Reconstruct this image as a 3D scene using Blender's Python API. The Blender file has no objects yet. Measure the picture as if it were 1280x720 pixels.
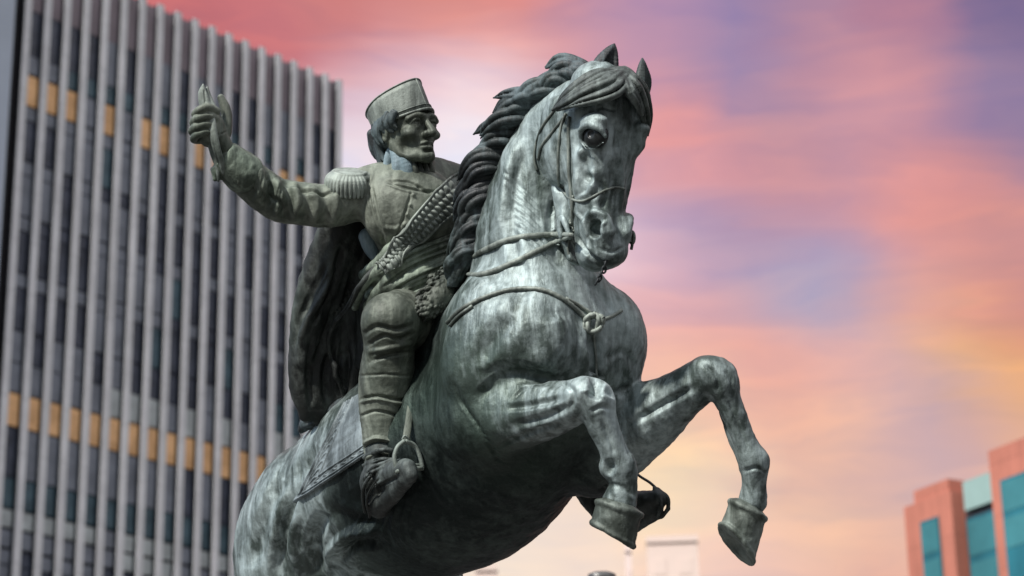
import bpy, math, random, time
import numpy as np
from mathutils import Vector, Matrix
from mathutils.bvhtree import BVHTree

T0 = time.time()
random.seed(7)
RNG = np.random.default_rng(11)
R = math.radians
scene = bpy.context.scene
COL = scene.collection

# ---------------------------------------------------------------- camera and the sculptor's frame
FPX = 2900.0            # focal length for a 1280 px wide picture
PITCH, ROLL = R(20.0), R(-1.0)
D0 = 10.5               # metres from the camera to the middle of the statue
SC = D0 / FPX           # metres per sculpting unit
CAM = Vector((0, 0, 1.62))
MROT = Matrix.Rotation(R(90) + PITCH, 3, 'X') @ Matrix.Rotation(ROLL, 3, 'Z')
MR = np.array(MROT)

def P(u, v, w=0.0):
    """sculpting coordinates: 1 unit = SC metres, x right, y up, z towards the viewer"""
    k = 1 - w / FPX
    return np.array([(u - 640) * k, (360 - v) * k, w], dtype=np.float64)
def to_world(V):
    V = np.atleast_2d(np.asarray(V, dtype=np.float64)) * SC
    V = V + np.array([0, 0, -D0])
    return V @ MR.T + np.array(CAM)
def ray_dir(u, v):
    d = MR @ np.array([(u - 640) / FPX, (360 - v) / FPX, -1.0])
    return d
def nrm(a):
    a = np.asarray(a, float)
    return a / np.linalg.norm(a)

# ---------------------------------------------------------------- signed distance sculpting
class Field:
    def __init__(s, lo, hi, h):
        s.h = h
        s.lo = np.array(lo, float)
        s.n = np.ceil((np.array(hi, float) - s.lo) / h).astype(int) + 1
        s.a = np.full(tuple(s.n), 50.0, np.float32)
    def box(s, lo, hi):
        i0 = np.clip(np.floor((np.asarray(lo) - s.lo) / s.h).astype(int), 0, s.n)
        i1 = np.clip(np.ceil((np.asarray(hi) - s.lo) / s.h).astype(int) + 1, 0, s.n)
        return i0, i1
    def grid(s, i0, i1):
        g = [(s.lo[k] + s.h * np.arange(i0[k], i1[k])).astype(np.float32) for k in range(3)]
        return g[0][:, None, None], g[1][None, :, None], g[2][None, None, :]
    def put(s, i0, i1, d, k, mode):
        sl = tuple(slice(i0[j], i1[j]) for j in range(3))
        a = s.a[sl]
        if mode == 'sub':
            d = -d
            if k > 0:
                h = np.maximum(k - np.abs(a - d), 0)
                s.a[sl] = np.maximum(a, d) + h * h * (0.25 / k)
            else:
                s.a[sl] = np.maximum(a, d)
        elif mode == 'cut':
            s.a[sl] = np.maximum(a, d)
        else:
            if k > 0:
                h = np.maximum(k - np.abs(a - d), 0)
                s.a[sl] = np.minimum(a, d) - h * h * (0.25 / k)
            else:
                s.a[sl] = np.minimum(a, d)
    def chain(s, pts, k=6, mode='add', side=None, sub=3, raw=False):
        """pts rows: u,v,w,r  or  u,v,w,rs,rn (elliptical, rs along side)"""
        pts = [tuple(p) for p in pts]
        if not raw:
            Q = np.array([np.concatenate([P(*p[:3]), np.array(p[3:]) * (1 - p[2] / FPX)]) for p in pts])
        else:
            Q = np.array(pts, float)
        Q = resample(Q, sub)
        ell = Q.shape[1] == 5
        rmax = Q[:, 3:].max()
        m = k + 2 * s.h + (0.35 * rmax if ell else 0)
        lo = (Q[:, :3] - Q[:, 3:].max(1)[:, None]).min(0) - m
        hi = (Q[:, :3] + Q[:, 3:].max(1)[:, None]).max(0) + m
        i0, i1 = s.box(lo, hi)
        if (i1 <= i0).any(): return
        loc = np.full(tuple(i1 - i0), 50.0, np.float32)
        for a, b in zip(Q[:-1], Q[1:]):
            rr = max(a[3:].max(), b[3:].max())
            l2 = np.minimum(a[:3], b[:3]) - rr - m
            h2 = np.maximum(a[:3], b[:3]) + rr + m
            j0, j1 = s.box(l2, h2)
            j0 = np.maximum(j0, i0); j1 = np.minimum(j1, i1)
            if (j1 <= j0).any(): continue
            X, Y, Z = s.grid(j0, j1)
            ba = (b[:3] - a[:3]); L2 = float(ba @ ba) + 1e-9
            px, py, pz = X - a[0], Y - a[1], Z - a[2]
            t = np.clip((px * ba[0] + py * ba[1] + pz * ba[2]) / L2, 0, 1)
            qx, qy, qz = px - t * ba[0], py - t * ba[1], pz - t * ba[2]
            if not ell:
                d = np.sqrt(qx * qx + qy * qy + qz * qz) - (a[3] + t * (b[3] - a[3]))
            else:
                ax = ba / math.sqrt(L2)
                sd = np.array(side, float); sd = nrm(sd - ax * (sd @ ax)); nn = np.cross(ax, sd)
                rs = a[3] + t * (b[3] - a[3]); rn = a[4] + t * (b[4] - a[4]); ra = np.minimum(rs, rn)
                e1 = qx * sd[0] + qy * sd[1] + qz * sd[2]
                e2 = qx * nn[0] + qy * nn[1] + qz * nn[2]
                e3 = qx * ax[0] + qy * ax[1] + qz * ax[2]
                k0 = np.sqrt((e1 / rs) ** 2 + (e2 / rn) ** 2 + (e3 / ra) ** 2)
                k1 = np.sqrt((e1 / rs ** 2) ** 2 + (e2 / rn ** 2) ** 2 + (e3 / ra ** 2) ** 2) + 1e-6
                d = k0 * (k0 - 1) / k1
            sl = tuple(slice(j0[q] - i0[q], j1[q] - i0[q]) for q in range(3))
            loc[sl] = np.minimum(loc[sl], d.astype(np.float32))
        s.put(i0, i1, loc, k, mode)
    def ball(s, c, r, k=6, mode='add', axes=None, raw=False):
        """ellipsoid: c = (u,v,w); r scalar or 3 radii along axes rows"""
        c = np.array(c, float) if raw else P(*c)
        r = np.ones(3) * np.array(r, float)
        A = np.eye(3) if axes is None else np.array([nrm(x) for x in axes])
        m = r.max() * 1.0 + k + 2 * s.h
        i0, i1 = s.box(c - m, c + m)
        if (i1 <= i0).any(): return
        X, Y, Z = s.grid(i0, i1)
        px, py, pz = X - c[0], Y - c[1], Z - c[2]
        e = [px * A[j][0] + py * A[j][1] + pz * A[j][2] for j in range(3)]
        k0 = np.sqrt(sum((e[j] / r[j]) ** 2 for j in range(3)))
        k1 = np.sqrt(sum((e[j] / r[j] ** 2) ** 2 for j in range(3))) + 1e-6
        s.put(i0, i1, (k0 * (k0 - 1) / k1).astype(np.float32), k, mode)
    def plane_cut(s, c, n, lo=None, hi=None):
        i0, i1 = (np.zeros(3, int), s.n.copy()) if lo is None else s.box(lo, hi)
        X, Y, Z = s.grid(i0, i1)
        n = nrm(n)
        s.put(i0, i1, ((X - c[0]) * n[0] + (Y - c[1]) * n[1] + (Z - c[2]) * n[2]).astype(np.float32), 0, 'cut')
    def mesh(s, smooth=1):
        a = s.a
        a[0] = a[-1] = 9; a[:, 0] = 9; a[:, -1] = 9; a[:, :, 0] = 9; a[:, :, -1] = 9
        ins = a < 0
        n = np.array(a.shape) - 1
        cnt = np.zeros(tuple(n), np.uint8)
        for dx in (0, 1):
            for dy in (0, 1):
                for dz in (0, 1):
                    cnt += ins[dx:dx + n[0], dy:dy + n[1], dz:dz + n[2]]
        act = np.argwhere((cnt > 0) & (cnt < 8)).astype(np.int32)
        del cnt
        idx = np.full(tuple(n), -1, np.int32)
        idx[act[:, 0], act[:, 1], act[:, 2]] = np.arange(len(act), dtype=np.int32)
        corner = {}
        for dx in (0, 1):
            for dy in (0, 1):
                for dz in (0, 1):
                    corner[dx, dy, dz] = a[act[:, 0] + dx, act[:, 1] + dy, act[:, 2] + dz]
        acc = np.zeros((len(act), 3)); num = np.zeros(len(act))
        for c0 in corner:
            for ax in range(3):
                if c0[ax]: continue
                c1 = list(c0); c1[ax] = 1; c1 = tuple(c1)
                f0, f1 = corner[c0], corner[c1]
                m = (f0 < 0) != (f1 < 0)
                t = f0[m] / (f0[m] - f1[m])
                p = np.tile(np.array(c0, float), (m.sum(), 1)); p[:, ax] = t
                acc[m] += p; num[m] += 1
        V = (act + acc / num[:, None]) * s.h + s.lo
        faces = []
        for ax in range(3):
            o = [q for q in range(3) if q != ax]
            sl0 = [slice(None)] * 3; sl1 = [slice(None)] * 3
            sl0[ax] = slice(0, -1); sl1[ax] = slice(1, None)
            df = ins[tuple(sl0)] != ins[tuple(sl1)]
            e = np.argwhere(df)
            e = e[(e[:, o[0]] > 0) & (e[:, o[1]] > 0) & (e[:, o[0]] < n[o[0]]) & (e[:, o[1]] < n[o[1]])]
            neg = ins[e[:, 0], e[:, 1], e[:, 2]]
            def cell(a0, a1):
                c = e.copy(); c[:, o[0]] -= a0; c[:, o[1]] -= a1
                return idx[c[:, 0], c[:, 1], c[:, 2]]
            q = np.stack([cell(1, 1), cell(0, 1), cell(0, 0), cell(1, 0)], 1)
            flip = neg if ax != 1 else ~neg
            q[~flip] = q[~flip][:, ::-1]
            faces.append(q)
        F = np.concatenate(faces)
        del idx, ins
        s.a = None
        for _ in range(smooth): V = laplace(V, F, 0.5)
        return V, F

def resample(Q, sub):
    if sub <= 1 or len(Q) < 3: return Q
    out = []
    n = len(Q)
    for i in range(n - 1):
        p0 = Q[max(i - 1, 0)]; p1 = Q[i]; p2 = Q[i + 1]; p3 = Q[min(i + 2, n - 1)]
        if i == 0: p0 = 2 * p1 - p2
        if i == n - 2: p3 = 2 * p2 - p1
        for j in range(sub):
            t = j / sub
            o = 0.5 * ((2 * p1) + (-p0 + p2) * t + (2 * p0 - 5 * p1 + 4 * p2 - p3) * t * t + (-p0 + 3 * p1 - 3 * p2 + p3) * t ** 3)
            o[3:] = np.maximum(o[3:], 0.3)
            out.append(o)
    out.append(Q[-1])
    return np.array(out)

def laplace(V, F, f):
    n = len(V)
    a = F.ravel(); b = np.roll(F, 1, axis=1).ravel()
    i = np.concatenate([a, b]); j = np.concatenate([b, a])
    c = np.bincount(i, minlength=n)[:, None]
    m = np.stack([np.bincount(i, weights=V[j, k], minlength=n) for k in range(3)], 1) / np.maximum(c, 1)
    return V + (m - V) * f
def normals(V, F):
    fn = np.cross(V[F[:, 2]] - V[F[:, 0]], V[F[:, 3]] - V[F[:, 1]])
    n = np.zeros_like(V)
    for k in range(3):
        n[:, k] = sum(np.bincount(F[:, q], weights=fn[:, k], minlength=len(V)) for q in range(4))
    return n / (np.linalg.norm(n, axis=1)[:, None] + 1e-12)

def hash_noise(V, scale, seed=0):
    """smooth value noise in 3-D, about -1..1"""
    p = V / scale + seed * 17.3
    i = np.floor(p).astype(np.int64); f = p - i; f = f * f * (3 - 2 * f)
    def h(x, y, z):
        q = (x * 374761393 + y * 668265263 + z * 2147483647 + seed * 974711) & 0x7fffffff
        q = ((q ^ (q >> 13)) * 1274126177) & 0x7fffffff
        return (q ^ (q >> 16)) / 0x7fffffff * 2 - 1
    r = 0
    for dx in (0, 1):
        for dy in (0, 1):
            for dz in (0, 1):
                w = (f[:, 0] if dx else 1 - f[:, 0]) * (f[:, 1] if dy else 1 - f[:, 1]) * (f[:, 2] if dz else 1 - f[:, 2])
                r = r + w * h(i[:, 0] + dx, i[:, 1] + dy, i[:, 2] + dz)
    return r

def spline2(pts, step=3.0):
    Q = np.array(pts, float)
    if len(Q) > 2: Q = resample(np.hstack([Q[:, :2], np.zeros((len(Q), 1)), Q[:, 2:]]) if Q.shape[1] > 2 else np.hstack([Q, np.zeros((len(Q), 2))]), 6)[:, :2]
    return Q

class Carver:
    """chisel strokes: ridges (+) and grooves (-) worked into the viewer's side of a sculpted mesh"""
    def __init__(s, V, F, tol=22):
        s.V, s.F, s.tol = V, F, tol
        s.refresh()
    def refresh(s):
        s.N = normals(s.V, s.F)
        k = 1 - s.V[:, 2] / FPX
        s.u = 640 + s.V[:, 0] / k; s.v = 360 - s.V[:, 1] / k
        vd = np.array([0, 0, FPX]) - s.V
        vd /= np.linalg.norm(vd, axis=1)[:, None]
        s.face = (s.N * vd).sum(1)
        g = 4.0
        iu = ((s.u + 400) / g).astype(int); iv = ((s.v + 400) / g).astype(int)
        key = np.clip(iu, 0, 599) * 600 + np.clip(iv, 0, 599)
        zb = np.full(360000, -1e9)
        fr = s.face > 0
        np.maximum.at(zb, key[fr], s.V[fr, 2])
        s.front = fr & (s.V[:, 2] > zb[key] - s.tol)
        s.D = np.zeros(len(s.V))
    def stroke(s, pts, r, a, taper=True, sharp=2.0):
        Q = spline2([p[:2] for p in pts])
        m = s.front & (s.u > Q[:, 0].min() - r) & (s.u < Q[:, 0].max() + r) & (s.v > Q[:, 1].min() - r) & (s.v < Q[:, 1].max() + r)
        ix = np.nonzero(m)[0]
        if not len(ix): return
        u, v = s.u[ix], s.v[ix]
        best = np.full(len(ix), 1e9); bt = np.zeros(len(ix))
        n = len(Q) - 1
        for i in range(n):
            d = Q[i + 1] - Q[i]; L = d @ d + 1e-9
            t = np.clip(((u - Q[i, 0]) * d[0] + (v - Q[i, 1]) * d[1]) / L, 0, 1)
            e = np.hypot(u - Q[i, 0] - t * d[0], v - Q[i, 1] - t * d[1])
            b = e < best
            best[b] = e[b]; bt[b] = ((i + t) / n)[b]
        w = np.clip(1 - (best / r) ** 2, 0, 1) ** sharp
        if taper: w = w * np.clip(np.minimum(bt, 1 - bt) * 5 + 0.15, 0, 1)
        s.D[ix] += a * w * np.clip(s.face[ix] * 2.5, 0, 1)
    def dimple(s, u, v, r, a, ry=None):
        ry = ry or r
        d = np.sqrt(((s.u - u) / r) ** 2 + ((s.v - v) / ry) ** 2)
        s.D += np.where(s.front, a * np.clip(1 - d * d, 0, 1) ** 1.5, 0)
    def apply(s):
        s.V = s.V + s.N * s.D[:, None]
        s.refresh()
        return s

# ---------------------------------------------------------------- blender objects
def mesh_from(name, V, F, mat=None, smooth=True):
    me = bpy.data.meshes.new(name)
    V = np.asarray(V, np.float32); F = np.asarray(F, np.int32)
    if F.ndim == 2:
        nf, q = F.shape
        me.vertices.add(len(V)); me.vertices.foreach_set('co', V.ravel())
        me.loops.add(nf * q); me.loops.foreach_set('vertex_index', F.ravel())
        me.polygons.add(nf)
        me.polygons.foreach_set('loop_start', np.arange(nf, dtype=np.int32) * q)
        me.polygons.foreach_set('use_smooth', np.full(nf, smooth))
        me.update(calc_edges=True)
    else:
        raise ValueError
    if mat: me.materials.append(mat)
    return me
ROOT_LOC = None
def sculpt_obj(name, V, F, mat, parent, label=None):
    """V in sculpting units; parent chain sits at ROOT_LOC with no rotation"""
    W = to_world(V) - np.array(ROOT_LOC)
    o = bpy.data.objects.new(name, mesh_from(name, W, F, mat))
    COL.objects.link(o); o.parent = parent
    if label: o['label'] = label
    return o
def tag(o, label=None, cat=None, group=None, kind=None):
    if label: o['label'] = label
    if cat: o['category'] = cat
    if group: o['group'] = group
    if kind: o['kind'] = kind
    return o
def empty(name, loc, label=None, cat=None, group=None, rz=0):
    o = bpy.data.objects.new(name, None); COL.objects.link(o)
    o.empty_display_size = 0.2
    o.location = loc; o.rotation_euler = (0, 0, rz)
    return tag(o, label, cat, group)

def bvh_of(*VF):
    vs, fs, off = [], [], 0
    for V, F in VF:
        vs.append(V); fs.append(F + off); off += len(V)
    V = np.concatenate(vs); F = np.concatenate(fs)
    return BVHTree.FromPolygons(V.tolist(), F.tolist())
def drape(bvh, u, v, wguess=0):
    o = Vector((0, 0, FPX)); d = (Vector(P(u, v, 0)) - o).normalized()
    h = bvh.ray_cast(o, d)
    if h[0] is None: return P(u, v, wguess), np.array([0, 0, 1.0])
    return np.array(h[0]), np.array(h[1])
def drape_line(bvh, pts, lift, step=4, wg=0):
    Q = spline2(pts)
    L = np.concatenate([[0], np.cumsum(np.hypot(*np.diff(Q, axis=0).T))])
    n = max(int(L[-1] / step), 2)
    t = np.linspace(0, L[-1], n + 1)
    U = np.interp(t, L, Q[:, 0]); Vv = np.interp(t, L, Q[:, 1])
    out = []
    for a, b in zip(U, Vv):
        p, nn = drape(bvh, a, b, wg)
        if nn[2] < 0: nn = -nn
        out.append(p + nn * lift)
    out = np.array(out)
    for _ in range(3):
        out[1:-1] = 0.5 * out[1:-1] + 0.25 * (out[:-2] + out[2:])
    return out
def tube(pts, r, n=10, twist=0.0, amp=0.0, flat=None, cap=True):
    """swept tube through S-space points; twist/amp give a rope lay; flat=(ru, rv) squashes it"""
    pts = np.asarray(pts, float)
    rr = np.ones(len(pts)) * r
    T = np.gradient(pts, axis=0); T /= np.linalg.norm(T, axis=1)[:, None] + 1e-9
    up = np.array([0.1, 0.2, 1.0]); V = []
    L = 0
    for i, (p, t) in enumerate(zip(pts, T)):
        if i: L += np.linalg.norm(pts[i] - pts[i - 1])
        b = nrm(np.cross(t, up)); c = np.cross(b, t)
        for j in range(n):
            a = 2 * math.pi * j / n
            q = rr[i] * (1 + amp * math.cos(2 * (a - L * twist)))
            ca, sa = math.cos(a), math.sin(a)
            if flat: V.append(p + b * ca * q * flat[0] + c * sa * q * flat[1])
            else: V.append(p + b * ca * q + c * sa * q)
    F = []
    m = len(pts)
    for i in range(m - 1):
        for j in range(n):
            F.append((i * n + j, i * n + (j + 1) % n, (i + 1) * n + (j + 1) % n, (i + 1) * n + j))
    V = np.array(V)
    if cap:
        base = len(V)
        V = np.vstack([V, pts[0][None], pts[-1][None]])
        for j in range(0, n, 2):
            F.append((base, (j + 2) % n, (j + 1) % n, j))
            e = (m - 1) * n
            F.append((base + 1, e + j, e + (j + 1) % n, e + (j + 2) % n))
    return V, np.array(F)
def join(*VF):
    vs, fs, off = [], [], 0
    for V, F in VF:
        vs.append(V); fs.append(F + off); off += len(V)
    return np.concatenate(vs), np.concatenate(fs)

class MB:
    """boxes and prisms gathered into ONE mesh, world metres"""
    def __init__(s): s.V, s.F = [], []
    def quadbox(s, o, a, b, c):
        """box from corner o with edge vectors a, b, c"""
        o, a, b, c = (np.array(x, float) for x in (o, a, b, c))
        n = len(s.V)
        for k in range(8): s.V.append(o + a * (k & 1) + b * ((k >> 1) & 1) + c * ((k >> 2) & 1))
        fl = [(0, 2, 3, 1), (4, 5, 7, 6), (0, 1, 5, 4), (2, 6, 7, 3), (0, 4, 6, 2), (1, 3, 7, 5)]
        if np.dot(np.cross(a, b), c) < 0: fl = [f[::-1] for f in fl]
        s.F += [tuple(n + i for i in f) for f in fl]
    def box(s, x0, x1, y0, y1, z0, z1): s.quadbox((x0, y0, z0), (x1 - x0, 0, 0), (0, y1 - y0, 0), (0, 0, z1 - z0))
    def build(s, name, mat, parent=None, bevel=0, loc=(0, 0, 0)):
        me = mesh_from(name, np.array(s.V) - np.array(loc, float), np.array(s.F), mat, smooth=False)
        o = bpy.data.objects.new(name, me); COL.objects.link(o)
        if parent is not None: o.parent = parent
        if bevel:
            m = o.modifiers.new('bevel', 'BEVEL'); m.width = bevel; m.segments = 2; m.limit_method = 'ANGLE'
        return o
# ---------------------------------------------------------------- materials
def new_mat(name):
    m = bpy.data.materials.new(name); m.use_nodes = True
    nt = m.node_tree; b = nt.nodes['Principled BSDF']
    return m, nt, b
def N(nt, typ, **kw):
    n = nt.nodes.new(typ)
    for k, v in kw.items():
        if k.startswith('i_'):
            key = k[2:]
            n.inputs[int(key) if key.isdigit() else key.replace('_', ' ')].default_value = v
        else: setattr(n, k, v)
    return n
def ramp(nt, stops, interp='LINEAR'):
    r = nt.nodes.new('ShaderNodeValToRGB'); r.color_ramp.interpolation = interp
    el = r.color_ramp.elements
    while len(el) > 1: el.remove(el[-1])
    col = lambda c: (*c, 1) if len(c) == 3 else c
    el[0].position = stops[0][0]; el[0].color = col(stops[0][1])
    for p, c in stops[1:]:
        e = el.new(p); e.color = col(c)
    return r
def mixc(nt, fac, a, b, blend='MIX'):
    m = nt.nodes.new('ShaderNodeMix'); m.data_type = 'RGBA'; m.blend_type = blend
    for k, v in ((0, fac), (6, a), (7, b)):
        if isinstance(v, (int, float)): m.inputs[k].default_value = v
        elif isinstance(v, tuple): m.inputs[k].default_value = (*v, 1)
        else: nt.links.new(v, m.inputs[k])
    return m.outputs[2]

def bronze(name, dark, mid, pale, bias=0.0, rough=0.56, metal=0.35, stroke=1.0, bump=0.5, green=(0.07, 0.11, 0.08), shade_zone=None):
    """weathered bronze: dark brown metal under mottled verdigris with runs and chisel marks"""
    m, nt, b = new_mat(name)
    L = nt.links.new
    geo = N(nt, 'ShaderNodeNewGeometry')
    pos = geo.outputs['Position']
    n1 = N(nt, 'ShaderNodeTexNoise', i_Scale=2.0, i_Detail=6.0, i_Roughness=0.55); L(pos, n1.inputs['Vector'])
    mp = N(nt, 'ShaderNodeMapping'); mp.inputs['Scale'].default_value = (22, 22, 2.6); mp.inputs['Rotation'].default_value = (0.25, 0.2, 0)
    L(pos, mp.inputs['Vector'])
    n2 = N(nt, 'ShaderNodeTexNoise', i_Scale=1.0, i_Detail=5.0, i_Roughness=0.6, i_Distortion=0.4); L(mp.outputs[0], n2.inputs['Vector'])
    n3 = N(nt, 'ShaderNodeTexNoise', i_Scale=38.0, i_Detail=5.0, i_Roughness=0.7); L(pos, n3.inputs['Vector'])
    n4 = N(nt, 'ShaderNodeTexNoise', i_Scale=1.1, i_Detail=3.0); L(pos, n4.inputs['Vector'])
    a1 = N(nt, 'ShaderNodeMath', operation='MULTIPLY', i_1=0.50); L(n1.outputs[0], a1.inputs[0])
    a2 = N(nt, 'ShaderNodeMath', operation='MULTIPLY_ADD', i_1=0.38); L(n2.outputs[0], a2.inputs[0]); L(a1.outputs[0], a2.inputs[2])
    a3 = N(nt, 'ShaderNodeMath', operation='MULTIPLY_ADD', i_1=0.12); L(n3.outputs[0], a3.inputs[0]); L(a2.outputs[0], a3.inputs[2])
    a4 = N(nt, 'ShaderNodeMath', operation='ADD', i_1=bias); L(a3.outputs[0], a4.inputs[0])
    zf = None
    if shade_zone:
        # shade of barrel and belly painted into the colour round a centre; pale patina beyond
        (p0, r0, r1, amount, nz) = shade_zone
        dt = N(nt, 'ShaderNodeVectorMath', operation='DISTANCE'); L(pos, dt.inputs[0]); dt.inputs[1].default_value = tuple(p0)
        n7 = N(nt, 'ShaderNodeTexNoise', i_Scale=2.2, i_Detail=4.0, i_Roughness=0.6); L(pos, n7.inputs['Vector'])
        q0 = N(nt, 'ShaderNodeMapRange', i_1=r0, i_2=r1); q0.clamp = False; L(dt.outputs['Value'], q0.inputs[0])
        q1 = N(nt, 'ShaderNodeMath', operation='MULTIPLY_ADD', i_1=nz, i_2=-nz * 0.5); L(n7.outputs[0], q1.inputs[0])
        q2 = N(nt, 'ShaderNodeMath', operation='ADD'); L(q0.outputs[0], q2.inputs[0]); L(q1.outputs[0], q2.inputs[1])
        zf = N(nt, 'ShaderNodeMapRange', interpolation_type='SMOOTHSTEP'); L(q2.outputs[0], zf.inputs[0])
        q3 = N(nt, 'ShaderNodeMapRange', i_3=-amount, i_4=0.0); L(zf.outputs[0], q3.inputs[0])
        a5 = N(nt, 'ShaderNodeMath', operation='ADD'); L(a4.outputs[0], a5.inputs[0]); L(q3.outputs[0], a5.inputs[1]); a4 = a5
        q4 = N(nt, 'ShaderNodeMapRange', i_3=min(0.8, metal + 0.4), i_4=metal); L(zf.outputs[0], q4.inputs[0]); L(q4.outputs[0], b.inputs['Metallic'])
    r = ramp(nt, [(0.30, dark), (0.47, mid), (0.655, pale)]); L(a4.outputs[0], r.inputs[0])
    gm = N(nt, 'ShaderNodeMapRange', i_1=0.52, i_2=0.68); L(n4.outputs[0], gm.inputs[0])
    c = mixc(nt, gm.outputs[0], r.outputs[0], mixc(nt, 0.35, r.outputs[0], green))
    L(c, b.inputs['Base Color'])
    rr = N(nt, 'ShaderNodeMapRange', i_1=0.3, i_2=0.7, i_3=rough - 0.1, i_4=rough + 0.2); L(a3.outputs[0], rr.inputs[0])
    L(rr.outputs[0], b.inputs['Roughness'])
    if not shade_zone: b.inputs['Metallic'].default_value = metal
    # chisel marks and pitting
    mp2 = N(nt, 'ShaderNodeMapping'); mp2.inputs['Scale'].default_value = (70, 70, 9); mp2.inputs['Rotation'].default_value = (0.5, 0.35, 0.3)
    L(pos, mp2.inputs['Vector'])
    n5 = N(nt, 'ShaderNodeTexNoise', i_Scale=1.0, i_Detail=4.0, i_Roughness=0.65, i_Distortion=0.6); L(mp2.outputs[0], n5.inputs['Vector'])
    n6 = N(nt, 'ShaderNodeTexNoise', i_Scale=90.0, i_Detail=3.0, i_Roughness=0.6); L(pos, n6.inputs['Vector'])
    s1 = N(nt, 'ShaderNodeMath', operation='MULTIPLY', i_1=stroke); L(n5.outputs[0], s1.inputs[0])
    s2 = N(nt, 'ShaderNodeMath', operation='MULTIPLY_ADD', i_1=0.5); L(n6.outputs[0], s2.inputs[0]); L(s1.outputs[0], s2.inputs[2])
    s3 = N(nt, 'ShaderNodeMath', operation='MULTIPLY_ADD', i_1=1.2); L(n1.outputs[0], s3.inputs[0]); L(s2.outputs[0], s3.inputs[2])
    bp = N(nt, 'ShaderNodeBump', i_Strength=bump, i_Distance=0.006); L(s3.outputs[0], bp.inputs['Height'])
    L(bp.outputs[0], b.inputs['Normal'])
    return m
M = {}
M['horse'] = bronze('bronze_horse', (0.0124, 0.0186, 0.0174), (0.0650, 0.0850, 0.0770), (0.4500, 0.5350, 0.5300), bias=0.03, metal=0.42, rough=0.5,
                    shade_zone=(to_world(P(590, 592, 30))[0], 0.48, 0.80, 0.23, 0.6))
M['horse_dark'] = bronze('bronze_hair', (0.0037, 0.0050, 0.0056), (0.0150, 0.0197, 0.0211), (0.1530, 0.2050, 0.2200), bias=-0.02, rough=0.55, metal=0.1)
M['forelock'] = bronze('bronze_forelock', (0.0074, 0.0093, 0.0087), (0.0340, 0.0422, 0.0381), (0.2160, 0.2520, 0.2340), bias=0.0, rough=0.55, metal=0.2)
M['eye'] = bronze('bronze_eye', (0.0050, 0.0056, 0.0056), (0.0095, 0.0109, 0.0109), (0.0360, 0.0405, 0.0405), bias=0.0, rough=0.25, metal=0.2, bump=0.1)
M['hoof'] = bronze('bronze_hoof', (0.0186, 0.0236, 0.0205), (0.0680, 0.0816, 0.0680), (0.2970, 0.3420, 0.3060), bias=0.0, stroke=0.5)
M['cloth'] = bronze('bronze_cloth', (0.0174, 0.0205, 0.0161), (0.0598, 0.0734, 0.0558), (0.3240, 0.3870, 0.3060), bias=0.01)
M['cape'] = bronze('bronze_cape', (0.0037, 0.0050, 0.0043), (0.0122, 0.0150, 0.0129), (0.1080, 0.1260, 0.1125), bias=-0.03, metal=0.15)
M['skin'] = bronze('bronze_skin', (0.0186, 0.0217, 0.0174), (0.0748, 0.0850, 0.0666), (0.2790, 0.3060, 0.2520), bias=0.0, stroke=0.5)
M['trim'] = bronze('bronze_trim', (0.0186, 0.0223, 0.0198), (0.0884, 0.1006, 0.0884), (0.3780, 0.4230, 0.3780), bias=0.02, stroke=0.4)
M['saddle'] = bronze('bronze_saddlecloth', (0.0248, 0.0310, 0.0310), (0.1020, 0.1224, 0.1258), (0.3780, 0.4410, 0.4590), bias=0.0, stroke=0.5)
M['tassel'] = bronze('bronze_tassel', (0.0093, 0.0112, 0.0093), (0.0374, 0.0422, 0.0340), (0.1800, 0.1980, 0.1620), bias=0.0)
M['blue'] = bronze('bronze_blue_patina', (0.0558, 0.0775, 0.0868), (0.1360, 0.1972, 0.2244), (0.3420, 0.4410, 0.4860), bias=0.02, metal=0.1)
M['boot_dark'] = bronze('bronze_boot_dark', (0.0062, 0.0081, 0.0074), (0.0238, 0.0286, 0.0258), (0.1440, 0.1710, 0.1620), bias=-0.02, stroke=0.5)

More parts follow.
